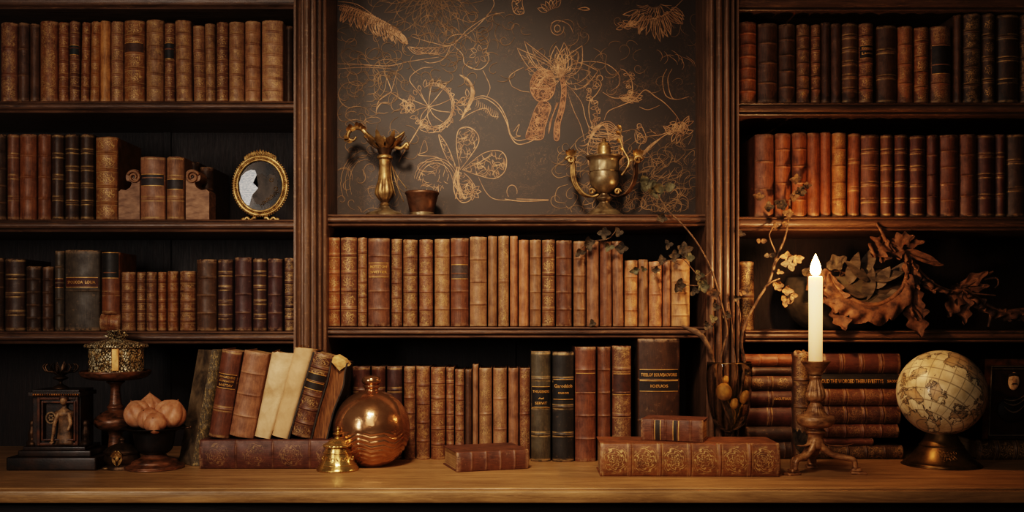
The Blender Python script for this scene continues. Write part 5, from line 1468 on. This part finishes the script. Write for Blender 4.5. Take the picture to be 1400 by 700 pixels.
def rel(name, mat, cu, cv, rr, sx_, sz_, fn=None):
    bm = bmesh.new(); ball(bm, (0, 0, 0), rr, sx_, .25, sz_, 22, 18, fn)
    for v in bm.verts: p = v.co.copy(); v.co = fpt(cu + p.x, cv + p.z, p.y - .001)
    return obj(name, bm, mat, root)
FACE = surf('portrait_face', '#f4d2a8', '#b08c66', .6, 0, 40, .1)
def ff(v, a, ph):
    v = v.copy(); q = v.z / .022; w = v.x / .016
    if v.y < 0:
        if abs(w) < .18 and -.3 < q < .2: v.y -= .0025
        if .05 < q < .3 and .25 < abs(w) < .6: v.y += .0016
        if -.62 < q < -.45 and abs(w) < .35: v.y += .0008
    return v
uc = .083; vc = fhh - .062
rel('shoulders', surf('portrait_coat', '#1d1613', '#0e0a09', .6), uc, vc - .078, .045, 1.0, .8)
rel('face', FACE, uc, vc, .020, .78, 1.25, ff)
rel('hair', surf('portrait_hair', '#2a1d14', '#150e0a', .7), uc, vc + .016, .016, .95, .5)
bm = bmesh.new()
for s in (-1, 1):
    P = [fpt(uc + s * .008 * t / 6, vc - .0065 - .002 * (t / 6) ** 2, -.0065) for t in range(7)]; tube(bm, P, [.0016, .0008], 5)
obj('moustache', bm, surf('portrait_hair', '#2a1d14', '#150e0a', .7), root)
bm = bmesh.new()
for s in (-1, 1): ball(bm, fpt(uc + s * .006, vc + .004, -.0045), .0016, 1, .6, .8, 8, 5)
obj('eyes', bm, surf('portrait_hair', '#2a1d14', '#150e0a', .7), root)
bm = bmesh.new()
for q, (v0, v1, sag) in enumerate(((-.050, -.036, .010), (-.058, -.046, .014), (-.070, -.062, .020))):
    P = [fpt(uc - .030 + .060 * t / 12, vc + v0 + (v1 - v0) * t / 12 - sag * math.sin(PI * t / 12), -.013) for t in range(13)]; tube(bm, P, [.0008, .0024, .0008], 5)
obj('sash', bm, surf('portrait_sash', '#94806a', '#5a4a38', .6, 0, 40, .1), root)

# ------------------------------------------------------------------ candlestick and candle
Yl = -.2; kc = (CD + Yl) / CD / 500
cc = (PX(1115, Yl), Yl, 0)
CW = surf('bronzed_carved_wood', '#bc8c5e', '#6e4a2e', .4, .2, 40, .3, stretch=(1, 1, 2), coat=.15)
def zl(py): return PZ(py, Yl)
root = thing('tripod_candlestick', cc, 'bronze brown carved tripod candlestick holding the lit white candle', 'candlestick')
V('drip_cup', [(0, zl(503)), (.016, zl(512)), (.018, zl(509)), (.024, zl(504)), (.033, zl(497)), (.036, zl(495)), (.036, zl(493.5)), (.030, zl(494)), (.020, zl(496)), (0, zl(496))], cc, CW, root, sub=3)
V('baluster', [(.013, zl(513)), (.015, zl(516)), (.013, zl(520)), (.019, zl(532)), (.024, zl(541)), (.020, zl(547)), (.014, zl(549)), (.013, zl(551)), (.012, zl(552))], cc, CW, root, 64, fl_n(14, .28, zl(545), zl(515)), 4)
V('collar_cone', [(.012, zl(549)), (.015, zl(553)), (.022, zl(562)), (.032, zl(568)), (.030, zl(569))], cc, CW, root, 64, fl_n(22, .12, zl(569), zl(550)), 4)
V('knop', [(.030, zl(568)), (.044, zl(568)), (.0475, zl(572)), (.0475, zl(575)), (.044, zl(580)), (.034, zl(583)), (.022, zl(585)), (.020, zl(587)), (.026, zl(589)), (.026, zl(591)), (.020, zl(593)), (.019, zl(600)), (.019, zl(612)), (0, zl(614))], cc, CW, root, 64, None, 4)
for i, a in enumerate((math.radians(-12), math.radians(-152), math.radians(80))):
    d_ = Vector((math.cos(a), math.sin(a), 0)); c3 = Vector(cc)
    ex_ = 1.05 if i == 0 else (.80 if i == 1 else .8)
    bm = bmesh.new()
    for q in (-1, 0, 1):
        sd_ = Vector((-d_.y, d_.x, 0)) * q * .006
        P = catmull([c3 + sd_ + Vector((0, 0, zl(598 + abs(q) * 3))) + d_ * .008, c3 + sd_ + Vector((0, 0, zl(612))) + d_ * .018, c3 + sd_ + Vector((0, 0, zl(622))) + d_ * (.045 * ex_), c3 + sd_ + Vector((0, 0, zl(624.5))) + d_ * (.070 * ex_), c3 + sd_ + Vector((0, 0, .034)) + d_ * (.088 * ex_), c3 + sd_ * .8 + Vector((0, 0, .012)) + d_ * (.091 * ex_)], 6)
        tube(bm, P, [.010, .009, .0075, .007, .0065, .006], 10)
    P = [c3 + d_ * (.066 * ex_ + .012 * math.cos(t * .5 + 2)) + Vector((0, 0, .048 + .008 * math.sin(t * .5 + 2))) for t in range(10)]
    leg = obj('leg', bm, CW, root)
    bm = bmesh.new()
    leaf(bm, c3 + d_ * .02 + Vector((0, 0, zl(606))), d_ + Vector((0, 0, -.5)), (0, 0, 1), .065 * ex_, .012, .5, 2, .2)
    l2 = obj('leg_leaf', bm, CW, leg, world=False); l2.data.transform(Matrix.Translation(-Vector(cc)))
    bm = bmesh.new(); p_ = c3 + d_ * (.096 * ex_)
    Mz = Matrix.Translation((p_.x, p_.y, 0)) @ Matrix.Rotation(a, 4, 'Z')
    box(bm, -.016, .022, -.014, .014, .0, .006, .002, Mz); box(bm, -.014, .010, -.010, .010, .006, .015, .003, Mz)
    f_ = obj('foot', bm, CW, leg, world=False); f_.data.transform(Matrix.Translation(-Vector(cc)))
root = thing('candle', (cc[0], Yl, zl(496)), 'lit white taper candle standing in the tripod candlestick', 'candle')
m, t, b = newmat('candle_wax')
tc = t.node('ShaderNodeTexCoord').outputs['Object']
sp = t.node('ShaderNodeSeparateXYZ'); t.link(tc, sp.inputs[0])
b.inputs['Base Color'].default_value = lin('#ffdcb0'); b.inputs['Roughness'].default_value = .45
b.inputs['Subsurface Weight'].default_value = .7; b.inputs['Subsurface Radius'].default_value = (.03, .014, .006); b.inputs['Subsurface Scale'].default_value = 1.0
# emission imitates flame light inside the wax, stronger towards the top
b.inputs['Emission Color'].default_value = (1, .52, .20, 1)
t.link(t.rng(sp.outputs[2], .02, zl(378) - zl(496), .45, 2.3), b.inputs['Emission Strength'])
hc = zl(378) - zl(496); rc = 9.2 * kc
bm = bmesh.new()
prof = [(0, 0), (rc, 0), (rc * 1.0, hc * .25), (rc * .99, hc * .5), (rc * 1.0, hc * .75), (rc, hc - .006), (rc * .97, hc - .001), (rc * .86, hc + .0005), (rc * .6, hc - .003), (0, hc - .004)]
lathe(bm, dens(prof, 3), (0, 0, 0), 40, lambda a, r, z: r * (1 + .012 * noise.noise(Vector((math.cos(a), math.sin(a), z * 12))))); obj('wax', bm, m, root, world=False)
bm = bmesh.new(); tube(bm, [Vector((0, 0, hc - .005)), Vector((.001, 0, hc + .004)), Vector((.003, 0, hc + .009))], [.0014, .001], 6); obj('wick', bm, surf('burnt_wick', '#1a120c', '#050302', .9), root, world=False)
fm = bpy.data.materials.new('flame'); fm.use_nodes = True
t = NT(fm.node_tree); t.n.remove(t.n['Principled BSDF'])
tc = t.node('ShaderNodeTexCoord').outputs['Object']; sp = t.node('ShaderNodeSeparateXYZ'); t.link(tc, sp.inputs[0])
em = t.node('ShaderNodeEmission'); zf_ = t.rng(sp.outputs[2], hc, hc + .012)
lw = t.node('ShaderNodeLayerWeight'); lw.inputs[0].default_value = .35
t.link(t.mix(lw.outputs['Facing'], (1, .60, .22, 1), (1, .36, .06, 1)), em.inputs['Color'])
t.link(t.rng(zf_, 0, 1, 5, 30), em.inputs['Strength'])
tr = t.node('ShaderNodeBsdfTransparent'); ad = t.node('ShaderNodeAddShader'); t.link(em.outputs[0], ad.inputs[0]); t.link(tr.outputs[0], ad.inputs[1])
t.link(ad.outputs[0], t.n['Material Output'].inputs[0])
bm = bmesh.new()
FH = zl(347) - zl(378)
fp = [(0, .0005)] + [(.0145 * (math.sin(PI * (u ** .62)) ** .9) * (1 - u * .22), .0005 + FH * u) for u in [i / 24 for i in range(1, 24)]] + [(0, FH)]
lathe(bm, fp, (.0, 0, hc), 24); fo = obj('flame', bm, fm, root, world=False)

# ------------------------------------------------------------------ glass vase with pods
Yv = -.035; kv = (CD + Yv) / CD / 500
def zv(py): return PZ(py, Yv)
cv = (PX(997, Yv), Yv, 0)
root = thing('glass_vase', cv, 'footed clear glass vase with golden seed pods, behind the large lying book', 'vase')
gm = bpy.data.materials.new('smoky_glass'); gm.use_nodes = True
t = NT(gm.node_tree); b = t.n['Principled BSDF']
b.inputs['Base Color'].default_value = (.93, .88, .78, 1); b.inputs['Transmission Weight'].default_value = 1; b.inputs['Roughness'].default_value = .03; b.inputs['IOR'].default_value = 1.45
t.link(t.bump(t.noise(t.node('ShaderNodeTexCoord').outputs['Object'], 40, 2), .35, .004), b.inputs['Normal'])
o_ = [(0, .002), (.040, 0), (.042, .003), (.030, .008), (.010, .016), (.007, .030), (.008, zv(598)), (.014, zv(590)), (.036, zv(582)), (.050, zv(566)), (.0565, zv(548)), (.0605, zv(525)), (.0605, zv(508)), (.0590, zv(496)), (.0585, zv(494.5))]
i_ = [(.0565, zv(495)), (.0585, zv(508)), (.0583, zv(525)), (.0543, zv(548)), (.047, zv(565)), (.033, zv(579)), (.012, zv(587)), (0, zv(589))]
bm = bmesh.new(); lathe(bm, smooth_prof(o_, 3) + i_, cv, 64); obj('glass_bowl', bm, gm, root)
bm = bmesh.new(); tube(bm, [Vector(cv) + Vector((.0585 * math.cos(2 * PI * i / 64), .0585 * math.sin(2 * PI * i / 64), zv(496))) for i in range(65)], [.0012, .0012], 6, False); obj('rim_highlight', bm, surf('vase_rim', '#9a7a4c', '#5a4226', .3, .8, 40, .1), root)  # thin metal ring added as a highlight along the glass rim
POD = surf('golden_pod', '#d8a860', '#8a6434', .4, .15, 40, .2)
def pod(px, py, r, sx, sz, rot, label, dy=0):
    cc_ = P3(px, py, Yv + dy); rt = thing('seed_pod', cc_, label, 'seed pod', 'golden seed pods inside the glass vase')
    bm = bmesh.new(); ball(bm, cc_, r, sx, sx * .8, sz, 24, 14, lambda v, a, ph: Vector((v.x * (1 + .05 * math.cos(a * 6)), v.y * (1 + .05 * math.cos(a * 6)), v.z)), Matrix.Rotation(rot, 3, 'Y')); obj('husk', bm, POD, rt)
    bm = bmesh.new(); tp = cc_ + Matrix.Rotation(rot, 3, 'Y') @ Vector((0, 0, -r * sz * .95)); tube(bm, catmull([tp, tp.lerp(P3(1004, 572, Yv + dy), .5) + Vector((.004, 0, 0)), P3(1004, 580, Yv + dy)], 5), [.0025, .0018], 6); obj('pod_stem', bm, surf('pod_stem', '#a8823c', '#6a4f22', .6), rt)
pod(990, 536, .022, .95, 1.1, -.3, 'largest round golden pod at the left inside the glass vase', -.012)
pod(1018, 543, .013, .9, 1.5, .35, 'elongated golden pod at the right inside the glass vase', -.008)
pod(992, 519, .009, 1, 1.2, 0, 'small golden pod uppermost inside the glass vase', -.008)
pod(1004, 552, .012, .9, 1.3, .2, 'small golden pod low in the centre of the glass vase', -.016)
rt = thing('leaf_cluster', P3(1002, 570, Yv), 'cluster of curled brown leaves at the bottom inside the glass vase', 'leaves')
bm = bmesh.new()
for i in range(9): a = i * .7; leaf(bm, P3(1003, 575, Yv), (math.cos(a), math.sin(a) * .6, .8), (0, 0, 1), .040, .010, .3, 0, .3)
obj('leaf_blades', bm, OLEAF, rt)

# ------------------------------------------------------------------ dried stems rising from the vase
def vine(name, label, paths, leaves, mat_l, grp=None, base=None, rad=.004):
    """paths: list of ([(px, py, Y)...], [radii]); leaves: (px, py, Y, ang, L, W)"""
    rt = thing(name, base if base else P3(*paths[0][0][0]), label, 'dried plant', grp)
    for j, (p, r) in enumerate(paths):
        bm = bmesh.new(); tube(bm, catmull([P3(*q) for q in p], 7), r, 8); obj('stem', bm, STEM, rt)
    for (px, py, Y, n, sz, mt) in leaves:
        bm = bmesh.new(); c_ = P3(px, py, Y)
        for i in range(n):
            a = i * 2 * PI / n + R.uniform(-.3, .3)
            leaf(bm, c_, (math.cos(a), R.uniform(-.5, .1), math.sin(a)), (0, -1, R.uniform(-.3, .3)), sz * R.uniform(.8, 1.15), sz * .38, R.uniform(-.1, .7), 0, R.uniform(.1, .4), wav=.12)
        if n > 2: ball(bm, c_, sz * .14, 1, 1, 1, 7, 5)
        obj('leaf_cluster', bm, mt, rt)
    return rt
vb = (1000, 585, Yv)
BLOS = surf('dried_blossom', '#7a5a3a', '#3a281a', .7, 0, 60, .4)
vine('dried_vine', 'long dried vine from the vase curving up right past the candle flame', [
    ([vb, (1012, 540, Yv), (1018, 497, Yv), (1014, 472, -.05), (1018, 445, -.06), (1036, 410, -.06), (1052, 384, -.06), (1063, 350, -.05), (1073, 325, -.04), (1078, 300, -.03), (1080, 272, -.03)], [.003, .0042, .004, .0035, .003, .0022]),
    ([(1052, 384, -.06), (1060, 350, -.05), (1054, 330, -.05), (1052, 320, -.04), (1058, 308, -.03)], [.0025, .002, .0018]),
    ([(1045, 394, -.06), (1054, 386, -.07), (1066, 381, -.07)], [.0025, .002]),
    ([(1057, 366, -.05), (1066, 352, -.07), (1078, 348, -.07)], [.002, .0015])],
    [(1088, 245, -.03, 4, .017, BLOS), (1094, 262, -.03, 5, .020, DLEAF2), (1086, 268, -.03, 4, .018, BLOS), (1102, 254, -.03, 4, .014, BLOS), (1037, 270, -.03, 5, .018, BLOS), (1050, 284, -.03, 4, .018, DLEAF2), (1068, 280, -.03, 5, .022, DLEAF2), (1078, 292, -.03, 4, .018, BLOS), (1060, 308, -.03, 3, .013, BLOS), (1072, 306, -.03, 3, .013, BLOS),
     (1040, 330, -.04, 2, .018, BLOS), (1052, 349, -.05, 2, .018, DLEAF2), (1080, 360, -.08, 4, .024, DLEAF2), (1090, 354, -.08, 5, .018, BLOS), (1076, 350, -.08, 4, .018, BLOS), (1065, 372, -.07, 3, .012, BLOS), (1063, 391, -.08, 5, .020, BLOS), (1075, 398, -.08, 4, .018, BLOS), (1074, 412, -.08, 3, .022, BLOS), (1084, 404, -.08, 3, .016, BLOS)], DLEAF2, base=P3(*vb))
vine('dried_sprig', 'thin dried sprig from the vase arching up left over the niche shelf', [
    ([vb, (990, 540, Yv), (985, 497, Yv), (990, 470, -.05), (994, 450, -.05), (985, 410, -.05), (973, 370, -.05), (955, 335, -.05), (934, 308, -.04), (915, 290, -.03), (905, 276, -.02), (898, 262, .0)], [.0025, .003, .0028, .0025, .0022, .0018]),
    ([(973, 370, -.05), (962, 378, -.05), (950, 372, -.05)], [.002, .0015])],
    [(896, 262, .0, 4, .030, OLEAF), (884, 252, .01, 3, .034, OLEAF), (908, 258, .0, 2, .034, OLEAF), (904, 298, -.03, 5, .018, DLEAF2), (961, 391, -.06, 5, .022, OLEAF), (976, 402, -.06, 4, .020, BLOS), (956, 375, -.05, 3, .018, OLEAF), (950, 398, -.05, 3, .018, DLEAF2), (978, 420, -.05, 3, .016, DLEAF2)], OLEAF, base=P3(*vb))
vine('dried_sprig', 'drooping pale sprig from the vase resting along the centre shelf end', [
    ([vb, (984, 540, Yv), (976, 497, Yv), (970, 478, -.05), (960, 460, -.05), (948, 452, -.04), (932, 446, -.03)], [.0035, .004, .005, .007, .009, .003]),
    ([(958, 458, -.05), (968, 449, -.05), (978, 440, -.05)], [.003, .002])],
    [(966, 446, -.05, 3, .018, DLEAF2), (975, 436, -.05, 3, .016, OLEAF)], DLEAF2, base=P3(*vb))
vine('dried_sprig', 'short thin stems standing upright in the glass vase mouth', [
    ([vb, (1004, 540, Yv), (1005, 497, Yv), (1003, 470, -.04), (1000, 440, -.04), (996, 415, -.04)], [.002, .002, .0015]),
    ([(1004, 545, Yv), (1009, 497, Yv), (1010, 466, -.04), (1012, 430, -.05), (1006, 410, -.05)], [.002, .002, .0015])],
    [(1006, 408, -.05, 3, .014, DLEAF2), (993, 432, -.04, 4, .017, DLEAF2), (1014, 400, -.05, 3, .016, BLOS), (1013, 320, -.04, 3, .013, DLEAF2)], DLEAF2, base=P3(*vb))
vine('clover_sprig', 'dried clover-like sprig trailing over the right end of the centre books', [
    ([(957, 391, -.02), (940, 390, -.02), (930, 391, -.02)], [.0018, .0014]), ([(930, 362, -.02), (915, 356, -.02), (903, 362, -.02), (890, 366, -.02)], [.0018, .0014]), ([(950, 372, -.05), (940, 360, -.03), (932, 352, -.02)], [.0018, .0014])],
    [(928, 391, -.02, 5, .022, DLEAF2), (935, 342, -.02, 5, .024, DLEAF2), (922, 350, -.02, 4, .018, DLEAF2), (914, 334, -.02, 3, .016, DLEAF2), (904, 356, -.02, 4, .016, DLEAF2), (943, 352, -.02, 4, .018, OLEAF), (896, 370, -.02, 4, .014, DLEAF2), (868, 370, -.02, 4, .016, OLEAF), (880, 368, -.02, 3, .012, OLEAF)], DLEAF2)
vine('clover_sprig', 'dried clover-like sprig lying on the tall tan books of the centre shelf', [
    ([(845, 312, -.02), (832, 326, -.02), (815, 329, -.02), (802, 332, -.02), (790, 346, -.02)], [.0016, .0014])],
    [(826, 318, -.02, 4, .020, DLEAF2), (846, 318, -.02, 3, .018, DLEAF2), (804, 333, -.02, 4, .022, DLEAF2), (792, 345, -.02, 3, .018, DLEAF2), (832, 338, -.02, 3, .018, OLEAF), (848, 340, -.02, 4, .022, DLEAF2), (810, 442, -.005, 3, .014, DLEAF2)], DLEAF2)
def dress(): pass

# ------------------------------------------------------------------ bowl, bundle and dried acanthus in the right compartment
Yn = .13; zs2 = PZ(452, 0); cn = (PX(1150, Yn), Yn, zs2)
root = thing('stone_bowl', cn, 'wide dark rounded bowl behind the candle on the lower right shelf', 'bowl')
bm = bmesh.new(); prof = smooth_prof([(0, 0), (.08, 0), (.125, .02), (.16, .065), (.166, .11), (.155, .145), (.148, .146), (.158, .11), (.15, .07), (.11, .03), (0, .02)], 4)
lathe(bm, prof, cn, 56, lambda a, r, z: r * (1 + .03 * noise.noise(Vector((math.cos(a) * 2, math.sin(a) * 2, z * 14)))), 1, .62); obj('bowl_body', bm, surf('mossy_stone', '#4c4231', '#1d1812', .8, 0, 14, .8, 60), root)
rt = thing('leaf_bundle', (PX(1180, .1), .1, zs2 + .1), 'grey green bundle of dry folded leaves filling the dark bowl', 'leaf bundle')
GL_ = surf('grey_green_leaf', '#5c4e40', '#2a221a', .7, 0, 20, .6, 80, stretch=(1, 1, 3))
for i in range(16):
    bm = bmesh.new(); u = i / 15
    px_ = 1128 + 92 * u; a = 2.9 - 2.7 * u + R.uniform(-.4, .4)
    leaf(bm, P3(1186 + R.uniform(-26, 26), 402 + R.uniform(-26, 10), .03 + R.uniform(-.02, .03)), (math.cos(a), -.1, abs(math.sin(a)) * .35 + .05), (0, -1, .6), R.uniform(.07, .10), .018, R.uniform(.0, .3), 0, .12, wav=.06, nu=14)
    obj('folded_leaf', bm, GL_, rt)
bm = bmesh.new(); ball(bm, P3(1196, 390, .075), .088, 1.15, .5, .55, 28, 18, lambda v, a, ph: v * (1 + .1 * noise.noise(v * 40))); obj('bundle_core', bm, GL_, rt)
bm = bmesh.new()
for i in range(14):
    p = P3(1145 + R.uniform(-6, 45), 374 + R.uniform(-2, 6), .06); a = R.uniform(0, PI); tube(bm, catmull([p, p + Vector((.012 * math.cos(a), -.004, .012 * math.sin(a))), p + Vector((.026 * math.cos(a + .5), 0, .022 * math.sin(a + .4)))], 4), [.0009, .0007], 5)
obj('dry_fibres', bm, STEM, rt)

def frill(rt, pts, Wf, n=60, mt=None):
    """ruffled leaf edge hanging from a stem line"""
    P = catmull([P3(*q) for q in pts], 16); bm = bmesh.new(); rr = []
    for i, p in enumerate(P):
        u = i / (len(P) - 1); d = (P[min(i + 1, len(P) - 1)] - P[max(i - 1, 0)]).normalized(); nrm = Vector((d.z, 0, -d.x))
        if nrm.z > 0: nrm = -nrm
        w_ = Wf * (.25 + .75 * math.sin(PI * u) ** .7) * (.72 + .28 * abs(math.sin(u * 24)) ** .6)
        row = []
        for k in range(7):
            s = k / 6
            row.append(bm.verts.new(p + nrm * w_ * s + d * (.010 * s * s * math.sin(u * 24)) + Vector((0, -.004 - .012 * math.sin(s * PI * .9) + .008 * s * math.sin(u * 48 + s * 4), .003 * noise.noise(p * 60 + Vector((s, s, 0)))))))
        rr.append(row)
    for a, c in zip(rr, rr[1:]):
        for k in range(6): bm.faces.new((a[k], a[k + 1], c[k + 1], c[k]))
    return obj('ruffled_leaf', bm, mt or DLEAF, rt)
def acanthus(name, label, paths, lv, base):
    rt = thing(name, base, label, 'dried leaves')
    for p, r in paths:
        bm = bmesh.new(); tube(bm, catmull([P3(*q) for q in p], 9), r, 9); obj('stem', bm, STEM2, rt)
    for (px, py, Y, px2, py2, W, lob, curl_, mt) in lv:
        b0, b1 = P3(px, py, Y), P3(px2, py2, Y - .01)
        bm = bmesh.new(); d_ = b1 - b0
        leaf(bm, b0, d_, (0, -1, .2), d_.length, W, curl_, lob, .35, 0, 22, .15); 
        bmesh.ops.subdivide_edges(bm, edges=bm.edges[:], cuts=1, use_grid_fill=True, smooth=.6)
        obj('leaf_blade', bm, mt, rt)
    return rt
STEM2 = surf('acanthus_stem', '#7a5436', '#3a2418', .65, 0, 50, .4)
Ya = .0
ga = acanthus('acanthus_garland', 'dried brown acanthus garland looping round the leaf bundle behind the candle', [
    ([(1134, 372, Ya), (1140, 388, -.01), (1158, 405, -.015), (1182, 416, -.02), (1208, 414, -.02), (1232, 396, -.02), (1241, 370, -.015), (1238, 350, -.01), (1228, 336, Ya), (1218, 330, Ya)], [.004, .005, .0065, .0065, .006, .005, .004]),
    ([(1198, 305, -.01), (1206, 318, -.01), (1212, 330, Ya), (1224, 338, Ya)], [.0025, .004, .006, .005]),
    ([(1240, 348, Ya), (1262, 356, -.01), (1280, 362, -.01), (1290, 362, -.01)], [.005, .005, .004, .003])],
    [(1210, 325, Ya, 1188, 356, .030, 3, .3, DLEAF), (1214, 330, Ya, 1202, 362, .022, 3, .2, DLEAF), (1222, 336, Ya, 1228, 358, .018, 2, .3, DLEAF), (1218, 332, Ya, 1250, 325, .020, 3, .25, DLEAF), (1230, 334, Ya, 1264, 332, .013, 2, .2, DLEAF), (1236, 342, Ya, 1285, 362, .013, 0, .1, DLEAF),
     (1238, 350, Ya, 1252, 400, .020, 3, .2, DLEAF), (1240, 372, -.01, 1256, 438, .022, 4, .15, DLEAF), (1246, 410, -.02, 1254, 464, .030, 3, .2, DLEAF),
     (1136, 375, Ya, 1124, 416, .034, 3, .1, DLEAF), (1142, 390, -.01, 1140, 430, .030, 3, .1, DLEAF), (1142, 415, -.01, 1152, 455, .026, 3, .3, DLEAF), 
     (1134, 372, Ya, 1100, 398, .030, 3, .1, DLEAF), (1128, 380, .02, 1092, 372, .026, 2, .2, DLEAF2), (1130, 366, .03, 1158, 352, .020, 2, .2, DLEAF2)], P3(1160, 452, 0))
gb = acanthus('acanthus_branch', 'dried brown leafy branch trailing right across the lower right shelf', [
    ([(1240, 352, Ya), (1258, 374, Ya), (1280, 392, -.005), (1302, 400, -.01), (1316, 396, -.01), (1332, 404, -.01), (1350, 418, Ya), (1372, 426, Ya), (1402, 424, Ya), (1430, 428, Ya)], [.010, .009, .008, .009, .008, .006, .006, .007, .006]),
    ([(1312, 394, -.01), (1330, 386, -.02), (1346, 378, -.02), (1358, 371, -.02)], [.006, .005, .004, .003]),
    ([(1346, 382, -.02), (1362, 380, -.02), (1365, 388, -.02), (1360, 394, -.02)], [.003, .0025, .002]),
    ([(1354, 420, Ya), (1354, 434, Ya), (1351, 447, Ya)], [.005, .0045, .003]),
    ([(1318, 400, -.01), (1340, 402, -.02), (1362, 404, -.02)], [.003, .002])],
    [(1312, 396, -.01, 1292, 436, .022, 3, .2, DLEAF), (1316, 398, -.01, 1314, 446, .022, 3, .2, DLEAF), (1312, 392, -.01, 1350, 372, .016, 2, .2, DLEAF), (1318, 394, -.01, 1352, 392, .013, 2, .2, DLEAF), (1304, 398, -.01, 1306, 384, .014, 0, .5, DLEAF), (1330, 404, Ya, 1344, 428, .018, 2, .2, DLEAF), (1362, 424, Ya, 1382, 440, .016, 3, .1, DLEAF), (1384, 424, Ya, 1402, 440, .016, 3, .1, DLEAF), (1260, 376, Ya, 1276, 404, .014, 2, .2, DLEAF)], P3(1320, 452, 0))

frill(ga, [(1134, 374, -.004), (1142, 392, -.012), (1160, 408, -.017), (1184, 418, -.022), (1208, 416, -.022), (1230, 400, -.02), (1241, 374, -.016)], .055)
frill(ga, [(1240, 352, -.005), (1243, 380, -.01), (1246, 410, -.015), (1253, 440, -.02)], .022)
frill(gb, [(1244, 352, 0), (1260, 374, -.002), (1280, 390, -.006), (1302, 398, -.012)], .022)
frill(gb, [(1316, 396, -.01), (1332, 404, -.01), (1350, 418, 0), (1374, 427, 0), (1402, 425, 0)], .026)
# ------------------------------------------------------------------ camera and light
cam = bpy.data.cameras.new('camera'); co = bpy.data.objects.new('camera', cam); C.objects.link(co)
co.location = (0, -CD, CZ); co.rotation_euler = (PI / 2, 0, 0)
cam.sensor_width = 36; cam.lens = 36 * 500 * CD / 1400; cam.shift_y = 80 / 1400
S.camera = co
def area(name, loc, target, size, power, col, sy=None, spread=None):
    l = bpy.data.lights.new(name, 'AREA'); l.energy = power; l.color = col; l.size = size
    if sy: l.shape = 'RECTANGLE'; l.size_y = sy
    if spread: l.spread = math.radians(spread)
    o = bpy.data.objects.new(name, l); C.objects.link(o); o.location = loc
    o.rotation_euler = (Vector(target) - Vector(loc)).to_track_quat('-Z', 'Y').to_euler(); return o
def spot(name, loc, target, power, col, ang, blend, rad=.1):
    l = bpy.data.lights.new(name, 'SPOT'); l.energy = power; l.color = col; l.spot_size = math.radians(ang); l.spot_blend = blend; l.shadow_soft_size = rad
    o = bpy.data.objects.new(name, l); C.objects.link(o); o.location = loc
    o.rotation_euler = (Vector(target) - Vector(loc)).to_track_quat('-Z', 'Y').to_euler(); return o
WARM = (1, .80, .60)
spot('key_spot', (-.3, -1.9, 1.95), (-.06, 0, .38), 158, WARM, 49, 1.0, .18)
area('soft_front', (-.2, -2.4, 1.2), (-.1, 0, .5), 1.2, 7, (1, .78, .58))
area('window_left', (-1.5, -1.9, .75), (-.3, 0, .5), .28, 9, (1, .90, .80), .7)
l = bpy.data.lights.new('candle_light', 'POINT'); l.energy = 3.3; l.color = (1, .58, .28); l.shadow_soft_size = .012
o = bpy.data.objects.new('candle_light', l); C.objects.link(o); o.location = (cc[0], Yl - .004, zl(358))
w = bpy.data.worlds.new('dim_room'); S.world = w; w.use_nodes = True
w.node_tree.nodes['Background'].inputs[0].default_value = (.035, .020, .012, 1); w.node_tree.nodes['Background'].inputs[1].default_value = .2
S.view_settings.view_transform = 'Filmic'; S.view_settings.look = 'High Contrast'; S.view_settings.exposure = 0.4
